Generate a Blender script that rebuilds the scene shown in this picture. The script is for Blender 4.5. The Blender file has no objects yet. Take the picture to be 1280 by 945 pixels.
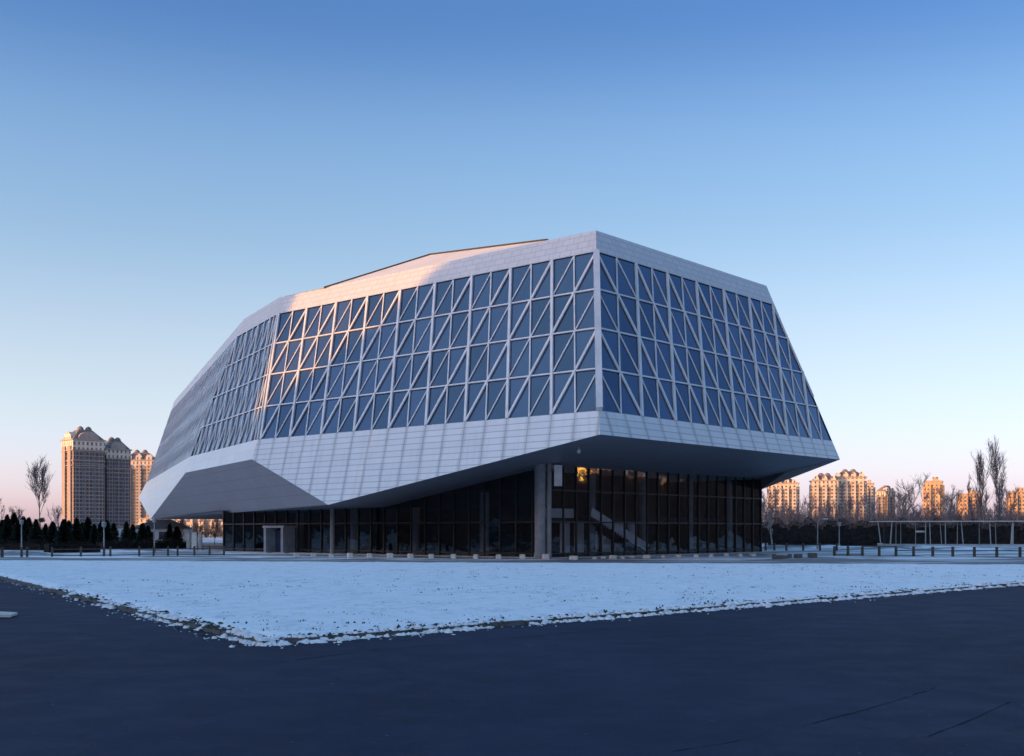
import bpy, bmesh, math, random
import numpy as np
from mathutils import Vector, Matrix, noise

sc = bpy.context.scene
COL = sc.collection
R = math.radians
rnd = random.Random(7)
F, HY, CH = 1455.0, 664.0, 2.5          # focal length in photo pixels, horizon row, eye height


def V(*a):
    return np.array(a, float)


def at(x, y, Y):
    """photo pixel at depth Y -> world point"""
    return V((x - 640) / F * Y, Y, CH + (HY - y) / F * Y)


def gx(x, Y):
    return (x - 640) / F * Y


ORD = ['first', 'second', 'third', 'fourth', 'fifth', 'sixth', 'seventh', 'eighth', 'ninth', 'tenth',
       'eleventh', 'twelfth', 'thirteenth', 'fourteenth', 'fifteenth', 'sixteenth', 'seventeenth',
       'eighteenth', 'nineteenth', 'twentieth']
ORD += ['twenty-' + o for o in ORD[:9]] + ['thirtieth'] + ['thirty-' + o for o in ORD[:9]] + ['fortieth']
ORD += ['forty-' + o for o in ORD[:9]]

# ------------------------------------------------------------------ materials
def new_mat(name):
    m = bpy.data.materials.new(name)
    m.use_nodes = True
    nt = m.node_tree
    for n in list(nt.nodes):
        nt.nodes.remove(n)
    return m, nt


class NT:
    """small node builder"""
    def __init__(s, nt):
        s.nt = nt

    def n(s, typ, **kw):
        nd = s.nt.nodes.new(typ)
        for k, v in kw.items():
            if k.startswith('_'):
                setattr(nd, k[1:], v)
            else:
                key = int(k[1:]) if k[0] == 'i' and k[1:].isdigit() else k.replace('__', ' ')
                sock = nd.inputs[key]
                if isinstance(v, bpy.types.NodeSocket):
                    s.nt.links.new(v, sock)
                else:
                    sock.default_value = v
        return nd

    def math(s, op, a, b=0.0, c=0.0, clamp=False):
        return s.n('ShaderNodeMath', _operation=op, _use_clamp=clamp, i0=a, i1=b, i2=c).outputs[0]

    def noise(s, vec, scale, detail=4, rough=.55, dist=0.0):
        return s.n('ShaderNodeTexNoise', Vector=vec, Scale=scale, Detail=detail, Roughness=rough, Distortion=dist).outputs['Fac']

    def ramp(s, fac, a, b, lo=0.0, hi=1.0):
        return s.n('ShaderNodeMapRange', _interpolation_type='SMOOTHSTEP', i0=fac, i1=a, i2=b, i3=lo, i4=hi).outputs[0]

    def mix(s, fac, a, b):
        nd = s.nt.nodes.new('ShaderNodeMix')
        nd.data_type = 'RGBA'
        for idx, v in ((0, fac), (6, a), (7, b)):
            if isinstance(v, bpy.types.NodeSocket):
                s.nt.links.new(v, nd.inputs[idx])
            else:
                nd.inputs[idx].default_value = v if idx == 0 else (*v, 1)
        return nd.outputs[2]

    def scale(s, vec, xyz):
        return s.n('ShaderNodeVectorMath', _operation='MULTIPLY', i0=vec, i1=xyz).outputs[0]

    def pos(s):
        return s.n('ShaderNodeNewGeometry').outputs['Position']

    def obj(s):
        return s.n('ShaderNodeTexCoord').outputs['Object']

    def uv(s):
        return s.n('ShaderNodeTexCoord').outputs['UV']

    def bump(s, hgt, strength=.3, dist=.05):
        return s.n('ShaderNodeBump', Height=hgt, Strength=strength, Distance=dist).outputs[0]

    def out(s, shader, disp=None):
        o = s.n('ShaderNodeOutputMaterial')
        s.nt.links.new(shader, o.inputs[0])

    def pbsdf(s, col, rough=.6, normal=None, metal=0.0, spec=.5):
        nd = s.nt.nodes.new('ShaderNodeBsdfPrincipled')
        for k, v in (('Base Color', col), ('Roughness', rough), ('Metallic', metal), ('Specular IOR Level', spec), ('Normal', normal)):
            if v is None:
                continue
            if isinstance(v, bpy.types.NodeSocket):
                s.nt.links.new(v, nd.inputs[k])
            else:
                nd.inputs[k].default_value = (*v, 1) if isinstance(v, tuple) else v
        return nd.outputs[0]


def mat_plain(name, col, rough=.6, metal=0.0, var=.15, nscale=1.5, spec=.5, bump=.15):
    m, nt = new_mat(name)
    b = NT(nt)
    p = b.obj()
    f = b.noise(p, nscale, 5)
    c = b.mix(b.ramp(f, .3, .7), tuple(x * (1 - var) for x in col), tuple(min(1, x * (1 + var)) for x in col))
    b.out(b.pbsdf(c, rough, b.bump(b.noise(p, nscale * 8, 3), bump, .02), metal, spec))
    return m


def mat_cladding(name, col, rw, rh, streak, seam=.55, rough=.42):
    """metal panel cladding: UV in metres (u along the wall, v up); streak = spacing of the run-off stains"""
    m, nt = new_mat(name)
    b = NT(nt)
    uv = b.uv()
    br = b.n('ShaderNodeTexBrick', _offset=.0 if streak else .5, Vector=uv, Color1=(1, 1, 1, 1), Color2=(.93, .935, .945, 1), Mortar=(seam, seam, seam, 1),
             Scale=1.0, Mortar__Size=.045, Mortar__Smooth=.3, Brick__Width=rw, Row__Height=rh).outputs[0]
    c = b.n('ShaderNodeMix', _data_type='RGBA', _blend_type='MULTIPLY')
    c.inputs[0].default_value = 1
    c.inputs[6].default_value = (*col, 1)
    nt.links.new(br, c.inputs[7])
    base = c.outputs[2]
    sep = b.n('ShaderNodeSeparateXYZ', Vector=uv)
    if streak:
        wob = b.math('MULTIPLY', b.math('SUBTRACT', b.noise(b.scale(uv, (.6, .5, 1)), 1.0, 3), .5), .5)
        fr = b.math('FRACT', b.math('ADD', b.math('DIVIDE', b.math('ADD', sep.outputs[0], wob), streak), .5))
        d = b.math('MULTIPLY', b.math('ABSOLUTE', b.math('SUBTRACT', fr, .5)), streak)
        st = b.ramp(d, .02, .42, 1, 0)
        st = b.math('MULTIPLY', st, b.ramp(b.noise(b.scale(uv, (1.1, .25, 1)), 1.0, 4), .28, .62, .25, .8))
        base = b.mix(b.math('MULTIPLY', st, .5), base, (.16, .17, .20))
    grime = b.ramp(b.noise(b.scale(uv, (1.6, .22, 1)), 1.0, 5), .45, .8, 0, .22)
    base = b.mix(grime, base, (.26, .27, .30))
    nrm = b.bump(b.noise(b.scale(uv, (.35, .8, 1)), 1.0, 2), .25, .1)
    b.out(b.pbsdf(base, rough, nrm, 0.15, .5))
    return m


def mat_glass(name, base, refl, rough=.03, tint=None, wobble=.02, f0=.06):
    """architectural glass: dark body (or tinted see-through) under a reflective coat"""
    m, nt = new_mat(name)
    b = NT(nt)
    p = b.obj()
    nrm = b.bump(b.noise(p, .35, 2), wobble, 1.0)
    cell = b.n('ShaderNodeTexWhiteNoise', Vector=b.n('ShaderNodeVectorMath', _operation='FLOOR', i0=b.uv()).outputs[0])
    tilt = b.n('ShaderNodeVectorMath', _operation='MULTIPLY_ADD', i0=cell.outputs['Color'], i1=(.022, .022, .022), i2=(-.011, -.011, -.011))
    nrm = b.n('ShaderNodeVectorMath', _operation='NORMALIZE', i0=b.n('ShaderNodeVectorMath', _operation='ADD', i0=nrm, i1=tilt.outputs[0]).outputs[0]).outputs[0]
    gl = b.n('ShaderNodeBsdfGlossy', Color=(*refl, 1), Roughness=rough, Normal=nrm).outputs[0]
    if tint is None:
        v = b.math('ADD', b.math('MULTIPLY', b.noise(p, .25, 2), .5), b.math('MULTIPLY', cell.outputs['Value'], .5))
        body = b.pbsdf(b.mix(b.ramp(v, .25, .75), tuple(x * .6 for x in base), tuple(x * 1.9 for x in base)), .6, None, 0, 0.0)
    else:
        body = b.n('ShaderNodeBsdfTransparent', Color=(*tint, 1)).outputs[0]
    fr = b.n('ShaderNodeLayerWeight', Blend=.5)
    fac = b.math('MULTIPLY_ADD', b.math('POWER', fr.outputs['Facing'], 4.0), 1 - f0, f0, True)
    mx = b.n('ShaderNodeMixShader', i0=fac)
    nt.links.new(body, mx.inputs[1])
    nt.links.new(gl, mx.inputs[2])
    b.out(mx.outputs[0])
    return m


def mat_snow(name, specks=.0, patch=0.0, tint=(.80, .82, .86), earth=(.09, .08, .065)):
    m, nt = new_mat(name)
    b = NT(nt)
    p = b.pos()
    n1 = b.noise(p, .9, 6)
    c = b.mix(b.ramp(n1, .3, .7), tuple(x * .93 for x in tint), tint)
    if specks:
        s1 = b.noise(b.scale(p, (1, .75, 1)), 5.2, 6, .72)
        s2 = b.noise(p, .35, 3)
        thr = b.math('ADD', s1, b.math('MULTIPLY', b.math('SUBTRACT', s2, .5), .5))
        c = b.mix(b.ramp(thr, .70 - specks, .76 - specks, 0, .85), c, earth)
    thin = b.noise(b.scale(p, (1, .7, 1)), 1.3, 6, .7)
    c = b.mix(b.ramp(thin, .48, .72, 0, .6), c, (.47, .49, .53))
    if patch:
        q = b.noise(b.scale(p, (1, 1.6, 1)), .09, 6, .6)
        c = b.mix(b.ramp(q, .5 - patch, .62 - patch, 0, .9), c, (.15, .15, .16))
    hb = b.math('ADD', b.noise(p, 3.0, 5), b.math('MULTIPLY', b.noise(p, 14, 3), .3))
    b.out(b.pbsdf(c, .75, b.bump(hb, .8, .06), 0, .25))
    return m


def mat_asphalt(name):
    m, nt = new_mat(name)
    b = NT(nt)
    p = b.pos()
    big = b.noise(b.scale(p, (1, .6, 1)), .11, 6, .6)
    c = b.mix(b.ramp(big, .35, .68), (.0115, .0165, .041), (.020, .0265, .060))
    mid = b.noise(p, .8, 5, .65)
    c = b.mix(b.ramp(mid, .52, .75, 0, .5), c, (.026, .027, .031))
    # frost / trodden snow film, thin patches
    fr = b.noise(b.scale(p, (1, .7, 1)), .45, 7, .68, .6)
    c = b.mix(b.ramp(fr, .60, .80, 0, .30), c, (.16, .17, .20))
    st = b.noise(p, 7, 2)
    c = b.mix(b.math('MULTIPLY', b.ramp(st, .70, .76, 0, .7), b.ramp(mid, .45, .6)), c, (.20, .21, .24))
    grit = b.noise(p, 60, 2)
    c = b.mix(b.ramp(grit, .60, .72, 0, .3), c, (.14, .14, .145))
    # hairline cracks
    wv = b.n('ShaderNodeTexVoronoi', _feature='DISTANCE_TO_EDGE', Vector=b.n('ShaderNodeVectorMath', _operation='ADD', i0=p, i1=b.scale(b.n('ShaderNodeTexNoise', Vector=p, Scale=.8, Detail=4.0).outputs['Color'], (1.6, 1.6, 0))).outputs[0], Scale=.16).outputs['Distance']
    c = b.mix(b.ramp(wv, .0, .006, .55, 0), c, (.012, .012, .014))
    rg = b.ramp(mid, .3, .7, .72, .88)
    hb = b.math('ADD', b.noise(p, 45, 3), b.math('MULTIPLY', b.noise(p, 9, 4), .8))
    b.out(b.pbsdf(c, rg, b.bump(hb, .22, .02), 0, .16))
    return m


def mat_tower(name, col, glass=(.03, .035, .05), fl=3.0, bw=3.4, ww=.5, wh=.52, blind_sides=False):
    """apartment wall: rows of windows by height and along both horizontal axes, with floor lines"""
    m, nt = new_mat(name)
    b = NT(nt)
    tc = b.obj()
    sep = b.n('ShaderNodeSeparateXYZ', Vector=tc)
    nrm = b.n('ShaderNodeSeparateXYZ', Vector=b.n('ShaderNodeTexCoord').outputs['Normal'])
    side = b.math('GREATER_THAN', b.math('ABSOLUTE', nrm.outputs[0]), .7)
    u = b.math('ADD', b.math('MULTIPLY', sep.outputs[0], b.math('SUBTRACT', 1, side)), b.math('MULTIPLY', sep.outputs[1], side))
    fu = b.math('FRACT', b.math('DIVIDE', b.math('ADD', u, 200), bw))
    fz = b.math('FRACT', b.math('DIVIDE', sep.outputs[2], fl))
    wu = b.math('LESS_THAN', b.math('ABSOLUTE', b.math('SUBTRACT', fu, .5)), ww / 2)
    wz = b.math('LESS_THAN', b.math('ABSOLUTE', b.math('SUBTRACT', fz, .55)), wh / 2)
    up = b.math('LESS_THAN', b.math('ABSOLUTE', nrm.outputs[2]), .5)
    w = b.math('MULTIPLY', b.math('MULTIPLY', wu, wz), up)
    if blind_sides:
        w = b.math('MULTIPLY', w, b.math('SUBTRACT', 1, side))
    cell = b.n('ShaderNodeTexWhiteNoise', Vector=b.n('ShaderNodeCombineXYZ', X=b.math('FLOOR', b.math('DIVIDE', b.math('ADD', u, 200), bw)), Y=b.math('FLOOR', b.math('DIVIDE', sep.outputs[2], fl)), Z=side).outputs[0]).outputs[0]
    f = b.noise(b.scale(tc, (1, 1, .3)), .3, 4)
    c = b.mix(b.ramp(f, .3, .7), tuple(x * .85 for x in col), col)
    band = b.math('LESS_THAN', fz, .1)
    c = b.mix(b.math('MULTIPLY', band, .35), c, tuple(x * .55 for x in col))
    gcol = b.mix(cell, glass, tuple(x * 3.2 for x in glass))
    c2 = b.mix(w, c, gcol)
    rg = b.math('MULTIPLY_ADD', w, -.6, .75)
    b.out(b.pbsdf(c2, rg, None, 0, .4))
    return m


M = {}
M['panel'] = mat_cladding('white_metal_panel', (.60, .61, .63), 2.4, .62, 2.4)
M['panel_top'] = mat_cladding('white_metal_coping_panel', (.55, .555, .575), 1.2, .62, 0, .72)
M['panel_plain'] = mat_cladding('smooth_white_panel', (.68, .69, .71), 3.0, 1.2, 0, .86)
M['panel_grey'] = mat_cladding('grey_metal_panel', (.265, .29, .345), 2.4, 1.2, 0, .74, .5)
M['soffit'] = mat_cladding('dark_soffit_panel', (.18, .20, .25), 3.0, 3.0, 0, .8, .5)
M['roof'] = mat_cladding('white_roof_membrane', (.66, .65, .64), 6.0, 1.5, 0, .86, .6)
M['lattice'] = mat_plain('white_painted_steel', (.56, .57, .60), .45, .1, .08, .8)
M['frame'] = mat_plain('dark_window_frame', (.010, .011, .014), .55, 0, .1)
M['glass_up'] = mat_glass('blue_facade_glass', (.016, .024, .045), (.70, .80, 1.0), .05, None, .012, .115)
M['glass_low'] = mat_glass('dark_lobby_glass', None, (.9, .92, .95), .015, (.60, .64, .70), .03, .06)
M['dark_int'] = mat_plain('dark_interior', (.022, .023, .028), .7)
M['pale_int'] = mat_plain('pale_interior_wall', (.62, .64, .68), .7)
M['concrete'] = mat_plain('concrete', (.30, .30, .31), .8, 0, .2, 1.2)
M['pale_stone'] = mat_plain('pale_stone', (.50, .48, .46), .8, 0, .2, 3)
M['dark_stone'] = mat_plain('dark_stone', (.07, .07, .075), .8, 0, .25, 3)
M['column'] = mat_plain('column_plaster', (.17, .185, .215), .6)
M['snow_ground'] = mat_snow('trodden_snow_ground', .05, .06)
M['snow'] = mat_snow('lawn_snow', .075, 0)
M['snow_clod'] = mat_snow('kerb_snow', 0, 0, (.74, .75, .78))
M['path'] = mat_snow('trampled_path', .02, .10, (.42, .43, .46))
M['asphalt'] = mat_asphalt('asphalt')
M['soil'] = mat_plain('frozen_soil', (.055, .05, .045), .9, 0, .35, 3, .2, .6)
M['kerb'] = mat_plain('kerb_stone', (.10, .10, .105), .85, 0, .3, 2, .3, .4)
M['tar'] = mat_plain('tar', (.010, .011, .014), .95, 0, .1, 1, .05)
M['bark'] = mat_plain('grey_bark', (.105, .09, .08), .9, 0, .3, 4, .1)
M['bark_pale'] = mat_plain('pale_bark', (.36, .34, .32), .85, 0, .25, 5, .1)
M['twig'] = mat_plain('twigs', (.17, .145, .15), .9, 0, .25, 2, .1)
M['needle'] = mat_plain('spruce_needles', (.022, .030, .022), .85, 0, .35, 2, .15)
M['hedge'] = mat_plain('winter_hedge', (.020, .017, .017), .9, 0, .4, 1.5, .1)
M['metal'] = mat_plain('galvanised_metal', (.33, .34, .36), .4, .5, .1)
M['wood'] = mat_plain('dark_wood', (.055, .048, .045), .75, 0, .25, 3)
M['pole_paint'] = mat_plain('grey_pole_paint', (.26, .27, .29), .5, .2)
M['lamp_glass'] = mat_plain('lamp_cover', (.55, .56, .58), .3)
M['white_wall'] = mat_tower('white_house_wall', (.55, .56, .58), (.05, .055, .07), 3.2, 4.0, .4, .4)
M['roof_dark'] = mat_plain('dark_roof', (.055, .055, .062), .7, 0, .2, .5)
M['roof_tower'] = mat_plain('brown_roof', (.16, .13, .12), .7, 0, .25, .3)
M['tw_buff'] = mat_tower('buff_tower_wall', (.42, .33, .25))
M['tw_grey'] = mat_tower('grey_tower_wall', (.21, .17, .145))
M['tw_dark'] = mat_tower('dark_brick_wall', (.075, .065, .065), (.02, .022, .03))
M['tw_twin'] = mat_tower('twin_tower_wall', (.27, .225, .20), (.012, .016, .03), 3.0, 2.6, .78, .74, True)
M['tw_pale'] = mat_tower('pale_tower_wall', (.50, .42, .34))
M['tw_ochre'] = mat_tower('ochre_tower_wall', (.46, .31, .18), (.03, .035, .05), 3.0, 3.0, .42, .45)
M['tw_crown'] = mat_tower('tower_crown_wall', (.60, .52, .44), (.05, .045, .045), 4.2, 3.4, .45, .6)
M['cornice'] = mat_plain('tower_cornice', (.30, .26, .23), .8, 0, .15, .5)
M['strip'] = mat_tower('tower_window_strip', (.20, .19, .19), (.02, .025, .035), 3.0, 1.5, .8, .66)
M['shelter_glass'] = mat_glass('shelter_glass', (.018, .025, .04), (.8, .85, .95), .08, None, .03, .06)
M['shelter_back'] = mat_plain('dark_shelter_panel', (.012, .016, .028), .5, 0, .3, .3, .3)
M['wood_mass'] = mat_plain('far_branches', (.10, .085, .085), .95, 0, .25, .2, .05)

# ------------------------------------------------------------------ mesh helpers
def world_of(o):
    v = Vector((0, 0, 0))
    while o is not None:
        v += o.location
        o = o.parent
    return v


class MB:
    def __init__(s):
        s.v, s.f, s.uv = [], [], {}

    def poly(s, pts, uvs=None):
        i = len(s.v)
        s.v += [tuple(map(float, p)) for p in pts]
        if uvs is not None:
            s.uv[len(s.f)] = uvs
        s.f.append(tuple(range(i, i + len(pts))))

    def tri_fan(s, pts):
        for k in range(1, len(pts) - 1):
            s.poly([pts[0], pts[k], pts[k + 1]])

    def box(s, c, d, rz=0.0, taper=1.0):
        """box on centre c, size d, turned rz about z; taper scales the top"""
        cx, cy, cz = c
        ca, sa = math.cos(rz), math.sin(rz)
        i = len(s.v)
        for z, t in ((-.5, 1), (.5, taper)):
            for x, y in ((-.5, -.5), (.5, -.5), (.5, .5), (-.5, .5)):
                X, Y = x * d[0] * t, y * d[1] * t
                s.v.append((cx + X * ca - Y * sa, cy + X * sa + Y * ca, cz + z * d[2]))
        for q in ((3, 2, 1, 0), (4, 5, 6, 7), (0, 1, 5, 4), (1, 2, 6, 5), (2, 3, 7, 6), (3, 0, 4, 7)):
            s.f.append(tuple(i + k for k in q))

    def bar(s, a, b, w, n, d, off=0.0):
        """straight bar a->b, width w in the plane square to n, depth d along n (centred at off)"""
        a, b, n = V(*a), V(*b), V(*n)
        t = (b - a) / np.linalg.norm(b - a)
        q = np.cross(n, t)
        q /= np.linalg.norm(q)
        i = len(s.v)
        for p in (a, b):
            for x, y in ((-.5, -.5), (.5, -.5), (.5, .5), (-.5, .5)):
                s.v.append(tuple(p + q * (x * w) + n * (y * d + off)))
        for f in ((3, 2, 1, 0), (4, 5, 6, 7), (0, 1, 5, 4), (1, 2, 6, 5), (2, 3, 7, 6), (3, 0, 4, 7)):
            s.f.append(tuple(i + k for k in f))

    def tube(s, pts, rads, sides=6, cap=True):
        pts = [Vector(p) for p in pts]
        i0 = len(s.v)
        n = len(pts)
        up = Vector((.31, .17, 1)).normalized()
        for k in range(n):
            t = (pts[min(k + 1, n - 1)] - pts[max(k - 1, 0)])
            t = t.normalized() if t.length > 1e-9 else Vector((0, 0, 1))
            a = t.cross(up)
            if a.length < 1e-3:
                a = t.cross(Vector((1, 0, 0)))
            a.normalize()
            bb = t.cross(a)
            for j in range(sides):
                an = 2 * math.pi * j / sides
                s.v.append(tuple(pts[k] + (a * math.cos(an) + bb * math.sin(an)) * rads[k]))
        for k in range(n - 1):
            for j in range(sides):
                j2 = (j + 1) % sides
                s.f.append((i0 + k * sides + j, i0 + k * sides + j2, i0 + (k + 1) * sides + j2, i0 + (k + 1) * sides + j))
        if cap:
            s.f.append(tuple(i0 + j for j in reversed(range(sides))))
            s.f.append(tuple(i0 + (n - 1) * sides + j for j in range(sides)))

    def lathe(s, prof, c=(0, 0, 0), sides=16):
        s.tube([(c[0], c[1], c[2] + z) for r, z in prof], [max(r, 1e-3) for r, z in prof], sides)

    def prism(s, pts, z0, z1):
        n = len(pts)
        i = len(s.v)
        s.v += [(p[0], p[1], z0) for p in pts] + [(p[0], p[1], z1) for p in pts]
        s.f.append(tuple(i + k for k in reversed(range(n))))
        s.f.append(tuple(i + n + k for k in range(n)))
        for k in range(n):
            k2 = (k + 1) % n
            s.f.append((i + k, i + k2, i + n + k2, i + n + k))

    def mesh(s, name, mat, origin=(0, 0, 0), smooth=False):
        me = bpy.data.meshes.new(name)
        ox, oy, oz = origin
        me.from_pydata([(x - ox, y - oy, z - oz) for x, y, z in s.v], [], s.f)
        if s.uv:
            ul = me.uv_layers.new(name='UVMap')
            for fi, uvs in s.uv.items():
                for k, li in enumerate(me.polygons[fi].loop_indices):
                    ul.data[li].uv = uvs[k]
        if mat:
            me.materials.append(mat)
        if smooth:
            for p in me.polygons:
                p.use_smooth = True
        me.update()
        return me

    def build(s, name, mat, parent=None, local=False, smooth=False, recalc=False):
        org = (0, 0, 0) if (local or parent is None) else tuple(world_of(parent))
        me = s.mesh(name, mat, org, smooth)
        if recalc:
            bm = bmesh.new()
            bm.from_mesh(me)
            bmesh.ops.recalc_face_normals(bm, faces=bm.faces)
            bm.to_mesh(me)
            bm.free()
        o = bpy.data.objects.new(name, me)
        COL.objects.link(o)
        if parent is not None:
            o.parent = parent
        return o


def tag(o, label=None, cat=None, group=None, kind=None):
    for k, v in (('label', label), ('category', cat), ('group', group), ('kind', kind)):
        if v:
            o[k] = v
    return o


def thing(name, label, cat, loc=(0, 0, 0), rz=0.0, group=None):
    o = bpy.data.objects.new(name, None)
    o.empty_display_size = .3
    COL.objects.link(o)
    o.location = loc
    o.rotation_euler = (0, 0, rz)
    return tag(o, label, cat, group)


def dup(root, loc, rz=0.0, scl=None, label=None):
    r = root.copy()
    COL.objects.link(r)
    r.location = loc
    r.rotation_euler = (0, 0, rz)
    if scl:
        r.scale = scl
    if label:
        r['label'] = label
    for ch in list(root.children):
        c = ch.copy()
        COL.objects.link(c)
        c.parent = r
        for g in ch.children:
            d = g.copy()
            COL.objects.link(d)
            d.parent = c
    return r


def struct(mb, name, mat, kind='structure', smooth=False):
    return tag(mb.build(name, mat, smooth=smooth), kind=kind)

# ------------------------------------------------------------------ light: late sun, low on the left
S2 = V(-.862, -.507, 0)                 # towards the sun, on the ground
PV = V(-.507, .862, 0)                  # across the sun
EL = R(5.0)
S3 = V(S2[0] * math.cos(EL), S2[1] * math.cos(EL), math.sin(EL))

w = bpy.data.worlds.new('World')
sc.world = w
w.use_nodes = True
nt = w.node_tree
for n_ in list(nt.nodes):
    nt.nodes.remove(n_)
wb = NT(nt)
sky = wb.n('ShaderNodeTexSky', _sky_type='NISHITA', _sun_disc=False, _sun_elevation=EL, _sun_rotation=math.atan2(S2[0], S2[1]),
           _altitude=100.0, _air_density=1.3, _dust_density=.6, _ozone_density=4.0)
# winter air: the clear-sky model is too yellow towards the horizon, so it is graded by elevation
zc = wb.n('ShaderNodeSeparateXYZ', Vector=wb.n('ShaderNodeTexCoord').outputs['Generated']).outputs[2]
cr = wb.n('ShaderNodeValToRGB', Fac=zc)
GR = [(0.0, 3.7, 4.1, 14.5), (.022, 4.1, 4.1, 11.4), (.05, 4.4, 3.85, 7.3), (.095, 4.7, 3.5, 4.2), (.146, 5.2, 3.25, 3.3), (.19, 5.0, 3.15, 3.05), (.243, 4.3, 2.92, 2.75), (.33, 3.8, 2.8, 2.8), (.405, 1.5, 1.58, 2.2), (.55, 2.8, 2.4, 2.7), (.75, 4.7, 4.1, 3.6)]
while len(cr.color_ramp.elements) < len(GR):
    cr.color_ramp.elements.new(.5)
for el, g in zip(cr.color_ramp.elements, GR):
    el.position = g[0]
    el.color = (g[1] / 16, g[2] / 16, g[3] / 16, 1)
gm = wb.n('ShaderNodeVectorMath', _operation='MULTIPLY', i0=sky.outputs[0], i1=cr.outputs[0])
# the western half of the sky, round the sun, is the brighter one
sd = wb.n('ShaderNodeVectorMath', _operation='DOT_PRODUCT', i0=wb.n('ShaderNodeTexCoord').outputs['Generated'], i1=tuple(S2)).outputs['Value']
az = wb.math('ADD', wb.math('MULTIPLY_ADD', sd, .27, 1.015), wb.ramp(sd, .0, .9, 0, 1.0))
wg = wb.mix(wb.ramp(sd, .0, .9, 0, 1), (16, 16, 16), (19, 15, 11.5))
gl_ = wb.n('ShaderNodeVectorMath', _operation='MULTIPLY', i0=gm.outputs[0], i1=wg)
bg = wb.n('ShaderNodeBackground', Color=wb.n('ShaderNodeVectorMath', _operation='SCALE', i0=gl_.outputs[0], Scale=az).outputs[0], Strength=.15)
cr.color_ramp.interpolation = 'B_SPLINE'
wo = wb.n('ShaderNodeOutputWorld')
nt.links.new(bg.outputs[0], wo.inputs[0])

sl = bpy.data.lights.new('sun', 'SUN')
sl.energy = 5.0
sl.angle = R(.5)
sl.color = (1.0, .44, .06)
so = bpy.data.objects.new('sun', sl)
COL.objects.link(so)
so.rotation_euler = Vector(S3).to_track_quat('Z', 'Y').to_euler()

cam = bpy.data.cameras.new('camera')
co = bpy.data.objects.new('camera', cam)
COL.objects.link(co)
co.location = (0, 0, CH)
co.rotation_euler = (R(90), 0, 0)
cam.sensor_width = 36
cam.lens = F / 1280 * 36
cam.shift_y = (HY - 472.5) / 1280
cam.clip_end = 6000
sc.camera = co
vs = sc.view_settings
vs.view_transform = 'Standard'
vs.look = 'None'
vs.gamma = 1
vs.use_curve_mapping = False
vs.exposure = 0.3
sc.render.engine = 'CYCLES'
sc.cycles.max_bounces = 6
sc.cycles.transparent_max_bounces = 12
sc.cycles.use_denoising = True


# ------------------------------------------------------------------ ground
mb = MB()
N = 48
mb.v = [(0, 0, 0)] + [(2600 * math.cos(2 * math.pi * k / N), 2600 * math.sin(2 * math.pi * k / N), 0) for k in range(N)]
mb.f = [(0, k + 1, (k + 1) % N + 1) for k in range(N)]
struct(mb, 'ground', M['snow_ground'])

K0 = V(-5.45, 25.3, 0)
dl = V(-.515, .857, 0)                  # left kerb line
dr = V(.712, .702, 0)                   # right kerb line
Lf, Rf = K0 + dl * 90, K0 + dr * 95
mb = MB()
zr = .004
mb.poly([(-260, -160, zr), (260, -160, zr), (260, 20, zr), tuple(K0 + V(0, 0, zr)), (-260, 20, zr)])
mb.poly([tuple(K0 + V(0, 0, zr)), (260, 20, zr), tuple(Rf + dr * 60 + V(0, 0, zr)), tuple(Rf + V(0, 0, zr))])
mb.poly([tuple(K0 + V(0, 0, zr)), tuple(Lf + V(0, 0, zr)), (-160, 100, zr), (-260, 20, zr)])
struct(mb, 'road', M['asphalt'])

mb = MB()
zp = .008
edge = [(-62, 97), (-40, 92.5), (-20, 89.5), (0, 87), (20, 83), (38, 82), (60, 84), (100, 90)]
back = [(100, 112), (60, 109), (40, 104), (20, 101), (0, 100.5), (-20, 104), (-40, 108), (-62, 110)]
mb.poly([(x, y, zp) for x, y in edge] + [(x, y, zp) for x, y in back])
struct(mb, 'path', M['path'])

# soil bed under the lawn snow, shows as the dark line behind the kerb
mb = MB()
far_l, far_r = Lf, V(56, 85.0, 0)
mb.poly([tuple(K0 + V(0, .15, .012)), tuple(K0 + dr * 76 + V(0, .1, .012)), (49, 82.4, .012), (38, 81.9, .012), (20, 82.9, .012), (0, 86.9, .012), (-20, 89.4, .012), tuple(Lf + V(0, 0, .012))])
struct(mb, 'soil_bed', M['soil'])

# snow sheet on the lawn: real relief, ragged along the kerbs
def lawn():
    n1, n2 = 230, 230
    A, B, Cc, D = K0 + V(.05, .75, 0), K0 + dl * 82 + V(.5, .3, 0), V(-2, 87.1, 0), K0 + dr * 79 + V(-.5, .3, 0)
    mb = MB()
    for i in range(n1 + 1):
        u = (i / n1) ** 1.7
        for j in range(n2 + 1):
            v = (j / n2) ** 1.7
            p = A * (1 - u) * (1 - v) + B * u * (1 - v) + Cc * u * v + D * (1 - u) * v
            q = Vector((p[0], p[1], 0))
            el = abs((D - A)[0] * (p - A)[1] - (D - A)[1] * (p - A)[0]) / np.linalg.norm(D - A)
            er = abs((B - A)[0] * (p - A)[1] - (B - A)[1] * (p - A)[0]) / np.linalg.norm(B - A)
            ed = min(el, er)
            rag = noise.noise(q * .9) * .55 + noise.noise(q * 3.1) * .5 - .12
            z = .15 + .030 * noise.noise(q * .35) + .022 * noise.noise(q * 1.7) + .012 * noise.noise(q * 5)
            hole = noise.noise(q * 2.3 + Vector((9, 4, 0))) + .6 * noise.noise(q * .5)
            if hole > .62:
                z -= .10 * min(1, (hole - .62) * 4)
            k = max(0.0, min(1.0, (ed + rag * .55 + .05) / .5))
            z = z * k * (2 - k) - .03 * (1 - k)
            if i == n1 or j == n2:
                z = -.02
            mb.v.append((p[0], p[1], z))
    for i in range(n1):
        for j in range(n2):
            a = i * (n2 + 1) + j
            mb.f.append((a, a + 1, a + n2 + 2, a + n2 + 1))
    return mb
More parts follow.
